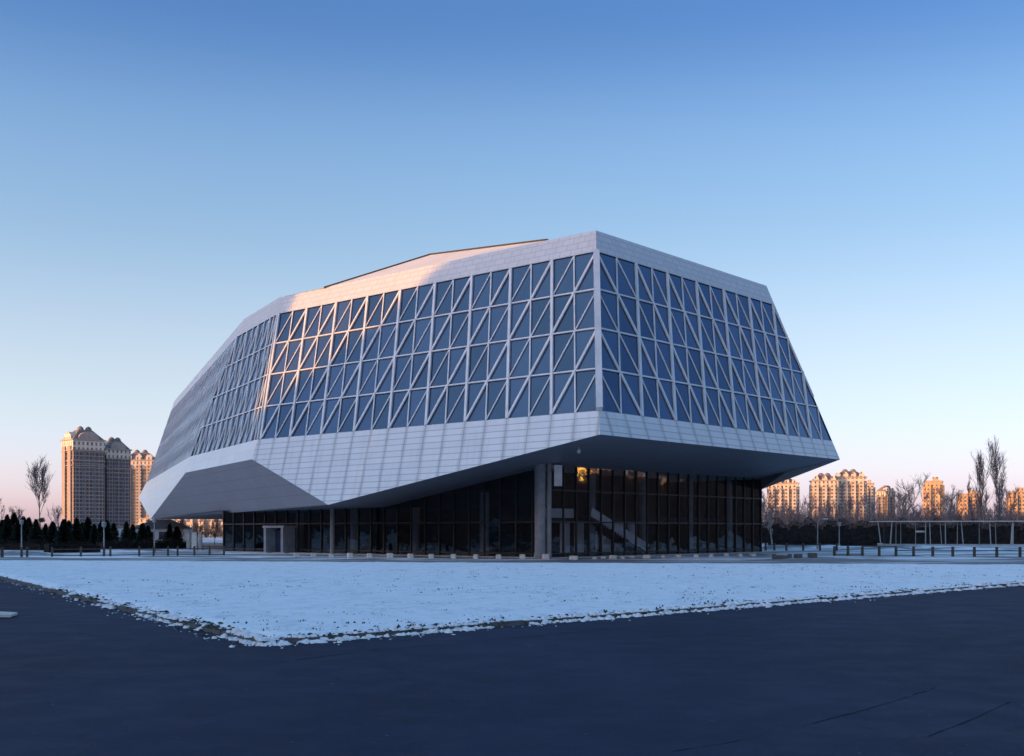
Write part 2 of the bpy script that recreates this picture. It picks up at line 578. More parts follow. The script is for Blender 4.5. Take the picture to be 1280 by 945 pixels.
struct(lawn(), 'snow', M['snow'], smooth=True)

# kerb stones and the broken snow lying on them
def kerb_line(P, d, L_, inward):
    mb = MB()
    t = 0.0
    rz = math.atan2(d[1], d[0])
    while t < L_:
        ln = .98
        c = P + d * (t + ln / 2) + inward * .09
        mb.box((c[0], c[1], .055 + rnd.uniform(-.008, .008)), (ln - .015, .16, .13), rz + rnd.uniform(-.008, .008), .97)
        t += 1.0
    return mb
il, ir = V(.857, .515, 0), V(-.702, .712, 0)
struct(kerb_line(K0, dl, 80, il), 'kerb', M['kerb'])
struct(kerb_line(K0 + dr * .2, dr, 78, ir), 'kerb', M['kerb'])

def clod(mb, c, r, flat):
    i = len(mb.v)
    n, m = 6, 2
    off = Vector((rnd.uniform(0, 99), rnd.uniform(0, 99), rnd.uniform(0, 99)))
    sx = rnd.uniform(.8, 1.8)
    an = rnd.uniform(0, 3.14)
    for a in range(m + 1):
        th = math.pi / 2 * a / m
        for b in range(n):
            ph = 2 * math.pi * b / n
            d = Vector((math.cos(ph) * math.cos(th) * sx, math.sin(ph) * math.cos(th), math.sin(th) * flat))
            k = r * (1 + .55 * noise.noise(d * 1.9 + off))
            x, y = d.x * k, d.y * k
            mb.v.append((c[0] + x * math.cos(an) - y * math.sin(an), c[1] + x * math.sin(an) + y * math.cos(an), c[2] + d.z * k))
    for a in range(m):
        for b in range(n):
            b2 = (b + 1) % n
            mb.f.append((i + a * n + b, i + a * n + b2, i + (a + 1) * n + b2, i + (a + 1) * n + b))

mb = MB()
for P, d, inn, L_, dens in ((K0, dl, il, 46, 34), (K0, dr, ir, 74, 60)):
    for k in range(int(L_ * dens)):
        t = L_ * rnd.random() ** 1.25
        g = noise.noise(Vector((t * .45, 3.3 if d is dl else 8.1, 0))) + .45 * noise.noise(Vector((t * 1.9, 1.3, 0)))
        thr = (-.25 + .03 * t) if d is dl else -.35
        if g < thr:
            continue
        o = rnd.gauss(.0, .13) if d is dr else rnd.gauss(.06, .14)
        if rnd.random() < .08: o = rnd.gauss(.3, .4)
        c = P + d * t + inn * o
        hgt_ = .115 if 0 < o < .19 else (.012 if o <= 0 else .06)
        clod(mb, (c[0], c[1], hgt_), min(.13, .02 + abs(rnd.gauss(0, .04))), rnd.uniform(.5, 1.1))
    for k in range(int(L_ * 4)):            # crumbs on the asphalt
        t = L_ * rnd.random() ** 1.4
        c = P + d * t - inn * abs(rnd.gauss(0, .35))
        clod(mb, (c[0], c[1], .0), rnd.uniform(.012, .035), .7)
o = struct(mb, 'kerb_snow', M['snow_clod'], 'stuff', smooth=True)

mb = MB()
for P, d, inn, L_, dens in ((K0, dl, il, 26, 34), (K0, dr, ir, 74, 34)):
    for k in range(int(L_ * dens)):
        t = L_ * rnd.random() ** 1.2
        o = rnd.gauss(.12, .28)
        if noise.noise(Vector((t * .6, 5.5, 2.0))) + rnd.uniform(-.3, .3) < -.1:
            continue
        c = P + d * t + inn * o
        clod(mb, (c[0], c[1], .115 if 0 < o < .18 else (.0 if o <= 0 else .12)), min(.08, .015 + abs(rnd.gauss(0, .03))), rnd.uniform(.4, .8))
struct(mb, 'soil_crumbs', M['soil'], 'stuff', smooth=True)

# dark tufts and leaves poking out of the lawn snow
mb = MB()
for k in range(1500):
    t = rnd.random()
    a, b_ = rnd.random() ** 1.2 * 60, rnd.random() ** 1.6 * 34
    p = K0 + dr * a + ir * (b_ + .4)
    q = Vector((p[0], p[1], 0))
    if np.dot(p - K0, il) < .8 or noise.noise(q * .12) + .5 * noise.noise(q * .5) < .0 or p[1] > 82:
        continue
    for j in range(3):
        an = rnd.uniform(0, 6.28)
        r_ = rnd.uniform(.02, .06)
        x, y = p[0] + rnd.uniform(-.15, .15), p[1] + rnd.uniform(-.15, .15)
        mb.poly([(x - r_ * math.sin(an), y + r_ * math.cos(an), .12), (x + r_ * math.sin(an), y - r_ * math.cos(an), .12), (x + r_ * math.cos(an) * .8, y + r_ * math.sin(an) * .8, .165 + rnd.uniform(.0, .035))])
struct(mb, 'grass_tufts', M['soil'], 'stuff')

# tar seams in the asphalt
def seam(pts, wd):
    mb = MB()
    for (x0, y0), (x1, y1) in zip(pts[:-1], pts[1:]):
        d = V(x1 - x0, y1 - y0, 0)
        L_ = np.linalg.norm(d)
        q = V(-d[1], d[0], 0) / L_
        n = max(2, int(L_ / .25))
        for k in range(n):
            if rnd.random() < .18:
                continue
            a, b_ = V(x0, y0, .008) + d * k / n, V(x0, y0, .008) + d * (k + 1) / n
            j = q * rnd.uniform(-.01, .01)
            ww = wd * rnd.uniform(.12, .45)
            mb.poly([a - q * ww + j, b_ - q * ww + j, b_ + q * ww + j, a + q * ww + j])
    return mb
def gp(x, y):
    Y = F * CH / (y - HY)
    return (gx(x, Y), Y)
struct(seam([gp(1004, 908), gp(1095, 884), gp(1170, 860)], .03), 'tar_seam', M['tar'])
struct(seam([gp(840, 940), gp(905, 930), gp(960, 917)], .02), 'tar_seam', M['tar'])
struct(seam([gp(1150, 925), gp(1215, 900), gp(1262, 878)], .03), 'tar_seam', M['tar'])
struct(seam([gp(345, 829), gp(450, 815), gp(620, 800), gp(760, 787)], .05), 'tar_seam', M['tar'])
struct(seam([gp(20, 845), gp(120, 850), gp(200, 846)], .025), 'tar_seam', M['tar'])

mb = MB()
c = gp(-2, 771)
mb.prism([(c[0] - 1.2, c[1] - .55), (c[0] + .62, c[1] - .62), (c[0] + .35, c[1] + .5), (c[0] - 1.4, c[1] + 1.3)], .03, .10)
tag(mb.build('paving_slab', M['pale_stone']), 'pale flat concrete slab lying on the asphalt at the left edge', 'slab')

#<HALL

# ------------------------------------------------------------------ the faceted hall
uR, uL = V(.656, .755, 0), V(-.755, .656, 0)     # along the right and the left front
UE = V(.041, 1, 1.83) / 1.83                     # both fronts lean back: shift per metre of height
PC = V(3.46, 107, 0)                             # corner of the glazed ground floor
P0 = at(750, 543, 90)                            # lower tip of the prow
ZT, ZGT, ZGB, ZFB = 28.35, 26.29, 11.95, P0[2]


def on_plane(O, d, ex, Z, x):
    B = O + (Z - O[2]) * ex
    k = (x - 640) / F
    return B + d * ((k * B[1] - B[0]) / (d[0] - k * d[1]))


def along(p, d, x):
    k = (x - 640) / F
    return p + d * ((k * p[1] - p[0]) / (d[0] - k * d[1]))


def hit(x, y, P, n):
    d, o = V((x - 640) / F, 1, (HY - y) / F), V(0, 0, CH)
    return o + d * (np.dot(P - o, n) / np.dot(d, n))


def up(Z):
    return P0 + (Z - P0[2]) * UE


def unit(v):
    return v / np.linalg.norm(v)


nL = unit(np.cross(UE, uL))
nR = unit(np.cross(uR, UE))
if nL[1] > 0: nL = -nL
if nR[1] > 0: nR = -nR
A = up(ZT)
Qt, Qb = on_plane(P0, uL, UE, ZT, 350), on_plane(P0, uL, UE, ZGB, 322)
Qf, L0 = hit(315, 574, P0, nL), hit(410, 631, P0, nL)
f1, f2 = unit(V(-.53, 1, 0)), unit(V(-.385, 1, 0))
V1t, V1b, V1f = along(Qt, f1, 305), along(Qb, f1, 238), along(Qf, f1, 232)
V2t, V2b = along(V1t, f2, 218), along(V1b, f2, 183)
V2f = at(173, 622, 246)
nG = np.cross(Qf - L0, V1f - L0)
T5 = hit(188, 649, L0, nG)
T_ = on_plane(P0, uR, UE, ZT, 958)
R0 = on_plane(P0, uR, UE, ZFB, 1050)
PR = PC + uR * 39.2                              # far right corner of the ground floor
PL = PC + uL * 50.5                              # far left corner
D0 = V(PR[0] + .05, PR[1], CH + 52 / F * PR[1])
D1 = V(PR[0] - .02, PR[1] - .05, CH + 66 / F * PR[1])
C0 = V(PC[0], PC[1], CH + 82 / F * PC[1])
Kx = PC + uL * 22.3
K_ = V(Kx[0], Kx[1], 5.0)


def frac_pt(a, b, Z):
    t = (Z - a[2]) / (b[2] - a[2])
    return a + (b - a) * t
V1gt, V2gt = frac_pt(V1t, V1b, ZGT), frac_pt(V2t, V2b, ZGT)
Tg, Tb = frac_pt(T_, R0, ZGT), frac_pt(T_, R0, ZGB)
Ag, Ab = up(ZGT), up(ZGB)
Qg = on_plane(P0, uL, UE, ZGT, 350) if False else Qt + (ZGT - ZT) * UE

hall = thing('exhibition_hall', 'huge faceted white hall with diagonal lattice glass fronts overhanging a dark glazed ground floor', 'building', (PC[0], PC[1], 0))


def uvs(pts, O, d):
    """metres along d and metres up the slope"""
    n = None
    return [(float(np.dot(p - O, d)), float((p[2] - O[2]) * 1.12)) for p in pts]


def clad(name, mat, polys, O, d, scale=1.0, lean=0.0):
    mb = MB()
    for pts in polys:
        mb.poly(pts, [((u - lean * v / 1.12) * scale, v) for u, v in uvs(pts, O, d)])
    return mb.build(name, M[mat], hall)

# lower band, parapet, grey facet, end facets
SL, SR = 4.8 / 4.815, 4.8 / 5.0
clad('lower_band', 'panel', [[Ab, Qb, Qf, L0, P0]], Ab, uL, SL, .22)
clad('lower_band', 'panel', [[Ab, P0, R0, Tb]], Ab + uR * .85, uR, SR)
clad('lower_band', 'panel_plain', [[Qb, V1b, V1f, Qf]], Qb, f1)
clad('end_facet', 'panel_plain', [[V1b, V2b, V1f], [V2b, V2f, V1f], [V2f, T5, V1f]], V1b, f2)
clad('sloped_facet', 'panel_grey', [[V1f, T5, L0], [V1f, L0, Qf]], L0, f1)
pp = .0
clad('parapet', 'panel_top', [[A, Qt, Qg, Ag]], Ab, uL)
clad('parapet', 'panel_top', [[A, Ag, Tg, T_]], Ab, uR)
clad('parapet', 'panel_top', [[Qt, V1t, V1gt, Qg]], Qt, f1)
clad('parapet', 'panel_top', [[V1t, V2t, V2gt, V1gt]], V1t, f2)

# undersides
BL = PL + uR * 60                                # back of the plan
S_back = V(T5[0] + 28, T5[1] + 22, 4.6)
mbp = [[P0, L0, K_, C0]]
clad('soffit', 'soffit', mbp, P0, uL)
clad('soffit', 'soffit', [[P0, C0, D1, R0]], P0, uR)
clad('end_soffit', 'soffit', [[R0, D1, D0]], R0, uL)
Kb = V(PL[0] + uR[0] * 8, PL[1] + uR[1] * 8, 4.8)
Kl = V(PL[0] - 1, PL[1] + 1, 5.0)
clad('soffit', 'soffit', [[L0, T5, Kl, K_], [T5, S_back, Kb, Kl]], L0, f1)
# rear walls, never in view from the front but closing the volume
BR = V(36, 188, ZT)
BRb = V(35, 186, 7.4)
BLt = V(-20, 250, ZT)
BLb = V(-26, 248, 5.0)
clad('rear_wall', 'panel_plain', [[T_, Tb, R0, D0, BRb, BR]], T_, uL)
clad('rear_wall', 'panel_plain', [[BR, BRb, BLb, BLt]], BR, V(-1, .1, 0))
clad('rear_wall', 'panel_plain', [[V2t, BLt, BLb, V2f, V2b], [V2f, BLb, S_back, T5]], V2t, V(1, 0, 0))
# roof: a low ridge behind the left parapet
r1 = at(405, 360.0, 123.4)
r2, r3 = at(538, 318.5, 123), at(684, 300.2, 108.5)
clad('roof', 'roof', [[A, r3, r2, r1, Qt]], A, uL)
rb = [r1 + V(8, 30, 0), V(10, 150, 28.2), V(16, 130, 28.2)]
clad('roof', 'roof', [[r1, r2, rb[1], rb[0]], [r2, r3, rb[2], rb[1]], [A, T_, BR, rb[2], r3], [rb[2], BR, BLt, rb[0], rb[1]], [Qt, r1, rb[0], BLt, V2t, V1t]], A, uR)
mb = MB()
for a, b_ in ((r1, r2), (r2, r3)):
    mb.bar(a + V(0, 0, .0), b_ + V(0, 0, .0), .3, V(0, 0, 1), .13, .05)
mb.build('roof_coping', M['frame'], hall)

# lattice fronts ---------------------------------------------------
def clip(a, b, poly):
    """clip the segment a-b to a convex polygon, all in (u, z)"""
    t0, t1 = 0.0, 1.0
    d = (b[0] - a[0], b[1] - a[1])
    area = sum(poly[k][0] * poly[(k + 1) % len(poly)][1] - poly[(k + 1) % len(poly)][0] * poly[k][1] for k in range(len(poly)))
    sg = 1 if area > 0 else -1
    for k in range(len(poly)):
        p, q = poly[k], poly[(k + 1) % len(poly)]
        nx, ny = -(q[1] - p[1]) * sg, (q[0] - p[0]) * sg
        den = nx * d[0] + ny * d[1]
        num = nx * (a[0] - p[0]) + ny * (a[1] - p[1])
        if abs(den) < 1e-9:
            if num < 0: return None
            continue
        t = -num / den
        if den > 0: t0 = max(t0, t)
        else: t1 = min(t1, t)
    if t1 - t0 < .02: return None
    return ((a[0] + d[0] * t0, a[1] + d[1] * t0), (a[0] + d[0] * t1, a[1] + d[1] * t1))


def front(poly3, O, d, ex, bay, first, nb, single, wmain=.26, edge0=True, gl='glass_up', dk=1.0):
    """glass sheet and its lattice; (u, z): u along d from the edge line through O leaning by ex"""
    n = unit(np.cross(d, ex))
    if np.dot(n, O) > 0: n = -n
    def to3(u, z): return O + d * u + ex * (z - O[2])
    def to2(p):
        q = p - ex * (p[2] - O[2]) - O
        return (float(np.dot(q, d)), float(p[2]))
    poly = [to2(p) for p in poly3]
    mb = MB()
    mb.poly([p - n * .10 * dk for p in poly3], [((to2(p)[0] - first) / bay * 2 + 100, (p[2] - ZGB) / (ZGT - ZGB) * 4 + 50.001) for p in poly3])
    g = mb.build('lattice_glass_front', M[gl], hall)
    rows = [ZGT + (ZGB - ZGT) * k / 4 for k in range(5)]
    one = MB()
    def put(kind, a, b, w_, dep, off):
        c = clip(a, b, poly)
        if not c: return
        t = one if single else MB()
        t.bar(to3(*c[0]), to3(*c[1]), w_, n, dep * dk, off * dk)
        if not single: t.build(kind, M['lattice'], g)
    us = [0.0] + [first + bay * k for k in range(nb)]
    for k, u in enumerate(us):
        if k > 0 or edge0:
            put('main_mullion', (u, ZGB), (u, ZGT), wmain, .16, 0)
    for k in range(len(us) - 1):
        a, b = us[k], us[k + 1]
        m = (a + b) / 2
        put('slim_mullion', (m, ZGB), (m, ZGT), .12, .09, -.03)
        for r in range(2):
            put('main_brace', (a, rows[2 * r]), (b, rows[2 * r + 2]), .225, .12, .0)
            for s in range(2):
                z0, z1 = rows[2 * r + s], rows[2 * r + s + 1]
                c0 = (a, m) if s == 1 else (m, b)
                put('slim_brace', (c0[0], z0), (c0[1], z1), .115, .08, -.04)
    for r in (1, 2, 3):
        put('transom', (-5, rows[r]), (us[-1] + 5, rows[r]), .13, .10, -.02)
    if single:
        one.build('lattice', M['lattice'], g)
    return g

front([Ag, Qg, Qb, Ab], P0, uL, UE, 4.8, 4.83, 9, False)
front([Ag, Ab, Tb, Tg], P0, uR, UE, 4.99, 5.85, 8, False, edge0=False)
exQ = (Qt - Qb) / (Qt[2] - Qb[2])
front([Qg, V1gt, V1b, Qb], Qb, f1, exQ, 4.8, 2.6, 8, True, .24)
ex1 = (V1t - V1b) / (V1t[2] - V1b[2])
front([V1gt, V2gt, V2b, V1b], V1b, f2, ex1, 4.8, 4.8, 24, True, .24, True, 'glass_up', .25)
mb = MB()
mb.bar(up(ZGB + .1) + V(-.02, -.2, 0), up(ZGT - .05) + V(-.02, -.2, 0), .50, V(0, -1, .5), .5, 0)
mb.build('corner_post', M['lattice'], hall)

# ground floor -----------------------------------------------------
mb = MB()
pl = [PC - uR * 1.2 - uL * 1.2, PR + uR * 1.0 - uL * 1.2, PR + uR * 1.0 + uL * 50, PL + uL * 1.0 + uR * 38, PL + uL * 1.0 - uR * 1.2]
mb.prism([(p[0], p[1]) for p in pl], -.02, .12)
mb.build('floor_plinth', M['concrete'], hall)


def lobby(name, base, d, L_, topf, n_out, spacing, zs):
    """glazed wall from base along d; topf(t) = height under the soffit"""
    mb = MB()
    ts = sorted(set([0, L_] + ([22.3] if 22.3 < L_ and d is uL else [])))
    for a, b in zip(ts[:-1], ts[1:]):
        mb.poly([base + d * a + V(0, 0, .12), base + d * b + V(0, 0, .12), base + d * b + V(0, 0, topf(b)), base + d * a + V(0, 0, topf(a))], [(a / spacing + 10, 10.1), (b / spacing + 10, 10.1), (b / spacing + 10, 10 + topf(b) / 3.2), (a / spacing + 10, 10 + topf(a) / 3.2)])
    g = mb.build(name, M['glass_low'], hall)
    k = 0
    while k * spacing <= L_ + .01:
        t = k * spacing
        m = MB()
        p = base + d * t
        m.bar(p + V(0, 0, .12), p + V(0, 0, topf(t) - .02), .10 if k else .2, n_out, .2, .05)
        m.build('mullion', M['frame'], g)
        k += 1
    for z in zs:
        m = MB()
        ok = [t for t in np.linspace(0, L_, 80) if topf(t) > z + .2]
        m.bar(base + d * ok[0] + V(0, 0, z), base + d * ok[-1] + V(0, 0, z), .14, n_out, .12, .03)
        m.build('transom', M['frame'], g)
    return g

topL = lambda t: (C0[2] + (K_[2] - C0[2]) * t / 22.3 if t < 22.3 else 5.0)
topR = lambda t: C0[2] + (D1[2] - C0[2]) * t / 39.2
gL = lobby('lobby_glass_wall', PC, uL, 50.5, topL, -uR, 2.02, (.42, 3.35, 6.3))
gR = lobby('lobby_glass_wall', PC, uR, 39.2, topR, -uL, 1.96, (.42, 3.35, 6.3))

mb = MB()
mb.poly([PC + V(0, 0, .14), PR + V(0, 0, .14), PR + uL * 48 + V(0, 0, .14), PL + uR * 38 + V(0, 0, .14), PL + V(0, 0, .14)])
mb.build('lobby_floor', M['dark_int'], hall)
# core walls inside
mb = MB()
iw = PC + uR * 13 + uL * 13
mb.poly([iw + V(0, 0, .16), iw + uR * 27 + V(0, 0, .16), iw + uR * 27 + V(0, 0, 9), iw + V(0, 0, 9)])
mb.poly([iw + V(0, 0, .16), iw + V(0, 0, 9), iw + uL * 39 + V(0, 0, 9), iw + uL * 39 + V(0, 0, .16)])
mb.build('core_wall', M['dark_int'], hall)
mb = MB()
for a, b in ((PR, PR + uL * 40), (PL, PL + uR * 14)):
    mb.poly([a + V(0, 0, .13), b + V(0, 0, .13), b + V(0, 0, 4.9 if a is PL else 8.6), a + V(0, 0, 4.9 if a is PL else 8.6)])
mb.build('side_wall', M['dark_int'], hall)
mb = MB()
for k in range(6):
    t = 4.6 + 2.3 * k
    p = PC + uR * (t + 3.2) + uL * 4.4
    mb.box((p[0], p[1], 1.95 + .14), (1.35, .2, 3.6), math.atan2(uR[1], uR[0]))
mb.build('lobby_partition', M['pale_int'], hall)
mb = MB()
p = PC + uR * 12 + uL * 3.4
mb.box((PC[0] + uR[0] * 20 + uL[0] * 7.5, PC[1] + uR[1] * 20 + uL[1] * 7.5, 3.75), (34, 8.5, .5), math.atan2(uR[1], uR[0]))
mb.build('mezzanine_floor', M['dark_int'], hall)
mb = MB()
mb.bar(PC + uR * 2.8 + uL * 3.0 + V(0, 0, 4.25), PC + uR * 7.4 + uL * 3.0 + V(0, 0, 4.25), .9, -uL, .05)
mb.build('mezzanine_balustrade', M['pale_int'], hall)
# stair rising to the left behind the right glass wall
mb = MB()
for k in range(22):
    t = 17.0 - k * .44
    p = PC + uR * t + uL * 1.9
    mb.box((p[0], p[1], .14 + .17 * (k + .5)), (.48, 1.6, .2), math.atan2(uR[1], uR[0]))
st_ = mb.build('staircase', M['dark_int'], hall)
mb = MB()
mb.bar(PC + uR * 17.3 + uL * .95 + V(0, 0, .75), PC + uR * 7.6 + uL * .95 + V(0, 0, 4.4), .85, -uL, .06)
mb.build('balustrade', M['pale_int'], st_)


def column(p, r, top, mat='column'):
    mb = MB()
    mb.lathe([(r, .13), (r, top)], (p[0], p[1], 0), 20)
    mb.lathe([(r * 1.12, .13), (r * 1.12, .5)], (p[0], p[1], 0), 20)
    return mb.build('column', M[mat], hall, smooth=False)
p = at(675, 664, 105.2); column((p[0], p[1]), .50, 8.75)
p = at(686, 664, 105.4); column((p[0], p[1]), .24, 8.75)
p = at(415.5, 664, 122.0); column((p[0], p[1]), .24, 5.0)
for t in (10.2, 20.0, 29.5, 39.0):
    q = PC + uL * t + uR * 2.3
    column((q[0], q[1]), .48, topL(t) - .02 if t > 22 else topL(t + 2) - .1)
for t in (9.5, 18.5, 27.5, 36.0):
    q = PC + uR * t + uL * 2.4
    column((q[0], q[1]), .42, 8.4)
# pale panel hanging at the glass corner, seen over the columns
mb = MB()
q = at(697.5, 596, 105.6)
mb.box((q[0], q[1], 7.55), (.72, .3, 1.9), .1)
mb.build('hanging_panel', M['pale_int'], hall)

# entrance portal on the left front
mb = MB()
q = PC + uL * 38.6 - uR * .95
rz = math.atan2(uL[1], uL[0])
for s in (-1, 1):
    c = q + uL * (1.55 * s)
    mb.box((c[0], c[1], 1.5), (.42, 1.7, 2.76), rz)
mb.box((q[0], q[1], 3.0), (3.8, 1.8, .26), rz)
po = mb.build('entrance_portal', M['column'], hall)
for s in (-1, 1):
    mb = MB()
    c = q + uL * (.76 * s) + uR * .5
    mb.box((c[0], c[1], 1.4), (1.3, .06, 2.5), rz)
    mb.build('door', M['glass_up'], po)

# soffit camera
mb = MB()
q = P0 + (C0 - P0) * .38 + V(.0, 0, -.35)
mb.lathe([(.05, .35), (.05, .16), (.16, .14), (.17, 0), (.10, -.12), (.02, -.16)], q, 12)
mb.build('dome_camera', M['lamp_glass'], hall)
#>HALL
#<SITE

# ------------------------------------------------------------------ small things around the hall
def stone_mesh(r, k):
    bm = bmesh.new()
    bmesh.ops.create_cube(bm, size=1)
    bmesh.ops.bevel(bm, geom=bm.edges[:], offset=.09, segments=2, affect='EDGES')
    for v in bm.verts:
        v.co = v.co * (1 + .10 * noise.noise(v.co * 2 + Vector((k * 3.1, 0, 0))))
        v.co.z += .5
    me = bpy.data.meshes.new('stone_cube')
    bm.to_mesh(me)
    bm.free()
    return me

sm = [stone_mesh(1, k) for k in range(4)]
for me in sm:
    me.materials.append(M['pale_stone'])
xs = [371, 392, 414, 437.6, 462, 487.5, 513, 539, 567, 595, 623, 653, 682]
for k, x in enumerate(xs):
    Y = 109 - 5.5 * k / 12
    o = bpy.data.objects.new('stone_cube', sm[k % 4])
    COL.objects.link(o)
    o.location = (gx(x, Y), Y, .004)
    s_ = .46 * rnd.uniform(.9, 1.15)
    o.scale = (s_ * rnd.uniform(.95, 1.15), s_, s_ * .98)
    o.rotation_euler = (0, 0, rnd.uniform(-.3, .5))
    tag(o, 'pale stone cube in the row before the left glass front, %s from the entrance portal' % ORD[k], 'stone block', 'stone cubes along the left glass front')
xs = [717, 743, 754, 766, 778, 790, 808, 829, 848, 870, 889, 908, 925, 941]
for k, x in enumerate(xs):
    Y = 101.5 + 1.5 * (k % 3) + .9 * k
    o = bpy.data.objects.new('rough_stone', sm[(k + 1) % 4])
    COL.objects.link(o)
    o.location = (gx(x, Y), Y, .004)
    s_ = .36 * rnd.uniform(.8, 1.3)
    o.scale = (s_ * rnd.uniform(1, 1.7), s_, s_ * rnd.uniform(.5, .9))
    o.rotation_euler = (0, 0, rnd.uniform(-.8, .8))
    tag(o, 'low rough stone before the right glass front, %s from the prow corner' % ORD[k], 'stone block', 'rough stones along the right glass front')
for k, (x, w_, h_) in enumerate(((967.5, .5, .62), (974, 1.0, .45), (980.5, .8, .42), (987, .45, .55), (997.5, 1.0, .5), (1015.5, 1.1, .62))):
    Y = 104 + 1.2 * k
    o = bpy.data.objects.new('dark_stone_block', sm[k % 4].copy())
    o.data.materials.clear()
    o.data.materials.append(M['dark_stone'])
    COL.objects.link(o)
    o.location = (gx(x, Y), Y, .003)
    o.scale = (w_ * .75, .4, h_ * .72)
    o.rotation_euler = (0, 0, rnd.uniform(-.4, .4))
    tag(o, 'dark stone block on the snow just right of the glass front, %s from the hall' % ORD[k], 'stone block', 'dark stone blocks right of the hall')


def fence(name, label, pts, posts, rails, hgt, mat='wood'):
    """post-and-rail fence; pts: (x, Y) posts in order, rails: (first, last, z)"""
    c = pts[0]
    t = thing(name, label, 'fence', (c[0], c[1], 0))
    for k, (x, y) in enumerate(pts):
        if k not in posts: continue
        mb = MB()
        mb.box((x, y, hgt / 2), (.21, .21, hgt), .3, .9)
        mb.build('post', M[mat], t)
    for a, b, z in rails:
        mb = MB()
        for k in range(a, b):
            mb.bar((pts[k][0], pts[k][1], z), (pts[k + 1][0], pts[k + 1][1], z), .09, (0, -1, 0), .16)
        mb.build('rail', M[mat], t)
    return t

lp = [(gx(x, 112 + .03 * (x)), 112 + .03 * x) for x in (27, 34, 65, 101, 130, 138, 174, 192, 210, 222, 243, 262, 280)]
fence('low_fence', 'low dark post-and-rail fence on the snow left of the hall', lp, range(13), [(2, 12, .72), (2, 12, .12)], .98)
mb = MB()
mb.box((gx(2.5, 112), 112, .48), (.28, .28, .96), .2, .9)
tag(mb.build('wooden_post', M['wood']), 'lone dark wooden post on the snow at the left edge', 'post')
rp = [(gx(x, 118 - (x - 1043) * .025), 118 - (x - 1043) * .025) for x in (1043, 1060, 1078, 1099, 1120, 1142, 1166, 1191, 1218, 1246, 1275, 1306)]
fence('low_fence', 'low dark post-and-rail fence on the snow before the covered walkway', rp, range(12), [(2, 4, .98), (4, 5, .6), (5, 11, .62), (0, 2, .1)], .98)
rp = [(gx(x, 150), 150) for x in (957, 968, 983, 1004, 1025, 1046)]
fence('low_fence', 'short dark fence on the snow beside the right corner of the hall', rp, range(6), [(0, 5, .8)], 1.0)

# stone piers seen under the left end of the hall
for k, (x, w_) in enumerate(((235.5, .42), (243.5, .62), (250.5, .40))):
    Y = 150.0
    c = gx(x, Y)
    t = thing('gate_pier', ['narrow grey stone pier under the left end of the hall, left of the wide pier', 'wide pale stone pier under the left end of the hall', 'narrow grey stone pier under the left end of the hall, right of the wide pier'][k], 'pier', (c, Y, 0))
    mb = MB(); mb.box((c, Y, 1.15), (w_, w_, 2.3)); mb.build('shaft', M['pale_stone' if k == 1 else 'concrete'], t)
    mb = MB(); mb.box((c, Y, 2.36), (w_ * 1.35, w_ * 1.35, .14)); mb.build('cap', M['concrete'], t)
    mb = MB(); mb.box((c, Y, .15), (w_ * 1.3, w_ * 1.3, .3)); mb.build('base', M['concrete'], t)


def street_lamp(x, Y, hgt, label, arm):
    c = gx(x, Y)
    t = thing('street_lamp', label, 'street lamp', (c, Y, 0))
    mb = MB(); mb.lathe([(.16, 0), (.14, .5), (.09, .6), (.06, hgt)], (c, Y, 0), 8); mb.build('pole', M['pole_paint'], t)
    if arm:
        pts = [(c, Y, hgt - .05), (c + arm * .08, Y, hgt + .25), (c + arm * .4, Y, hgt + .45), (c + arm * .9, Y, hgt + .48)]
        mb = MB(); mb.tube(pts, [.06, .055, .05, .045], 6); mb.build('arm', M['pole_paint'], t)
        mb = MB(); mb.box((c + arm * 1.15, Y, hgt + .44), (.75, .3, .14), 0, .7); mb.build('lamp_head', M['lamp_glass'], t)
    else:
        mb = MB(); mb.lathe([(.07, hgt), (.22, hgt + .12), (.26, hgt + .45), (.30, hgt + .52), (.06, hgt + .7)], (c, Y, 0), 10); mb.build('lantern', M['pole_paint'], t)
    return t

street_lamp(1022, 165, 3.8, 'pale curved street lamp standing on the snow right of the hall', 1)
street_lamp(1049, 175, 3.2, 'thin grey lamp post with a lantern on top, just right of the curved lamp', 0)
street_lamp(130, 128, 2.9, 'grey lamp post before the hedge below the left-hand twin towers', 0)
street_lamp(27, 150, 3.3, 'grey lamp post with a lantern near the left edge', 0)
street_lamp(193, 133, 3.4, 'dark lamp post just left of the low end of the hall', 0)

# covered walkway on the right: slab roof on slender pillars, glazed back
Yw = 205.0
x0, x1 = gx(1097, Yw), gx(1340, Yw - 8)
t = thing('covered_walkway', 'long low covered walkway with a white slab roof on thin pillars', 'walkway', (x0, Yw, 0))
def wl(k):
    return V(x0 + (x1 - x0) * k, Yw - 8 * k, 0)
mb = MB(); mb.bar(wl(0) + V(-.4, 1.4, 4.22), wl(1) + V(0, 1.4, 4.22), .15, V(0, 1, 0), 4.4); mb.build('slab_roof', M['metal'], t)
mb = MB(); mb.bar(wl(0) + V(-.2, 1.4, .12), wl(1) + V(0, 1.4, .12), .24, V(0, 1, 0), 5.2); mb.build('base_slab', M['concrete'], t)
for k, (xt, xb, r) in enumerate(((1097.5, 1101, .13), (1115, 1113, .16), (1120, 1120, .08), (1126, 1126, .07), (1144.5, 1144.5, .1), (1157, 1157, .13), (1162, 1163, .12), (1175, 1177, .1), (1181.5, 1182, .13), (1197, 1196.5, .1), (1201.5, 1204, .13), (1224, 1224, .08), (1237, 1238.5, .13), (1244, 1245, .1), (1266, 1265, .36), (1290, 1290, .13))):
    mb = MB()
    Y = Yw - 8 * (xt - 1097) / 243 + (0 if r > .1 else 2.4)
    mb.tube([(gx(xb, Y), Y, .2), (gx(xt, Y), Y, 4.15)], [r * .75, r * (.6 if r < .3 else .42)], 8)
    mb.build('pillar', M['metal'], t)
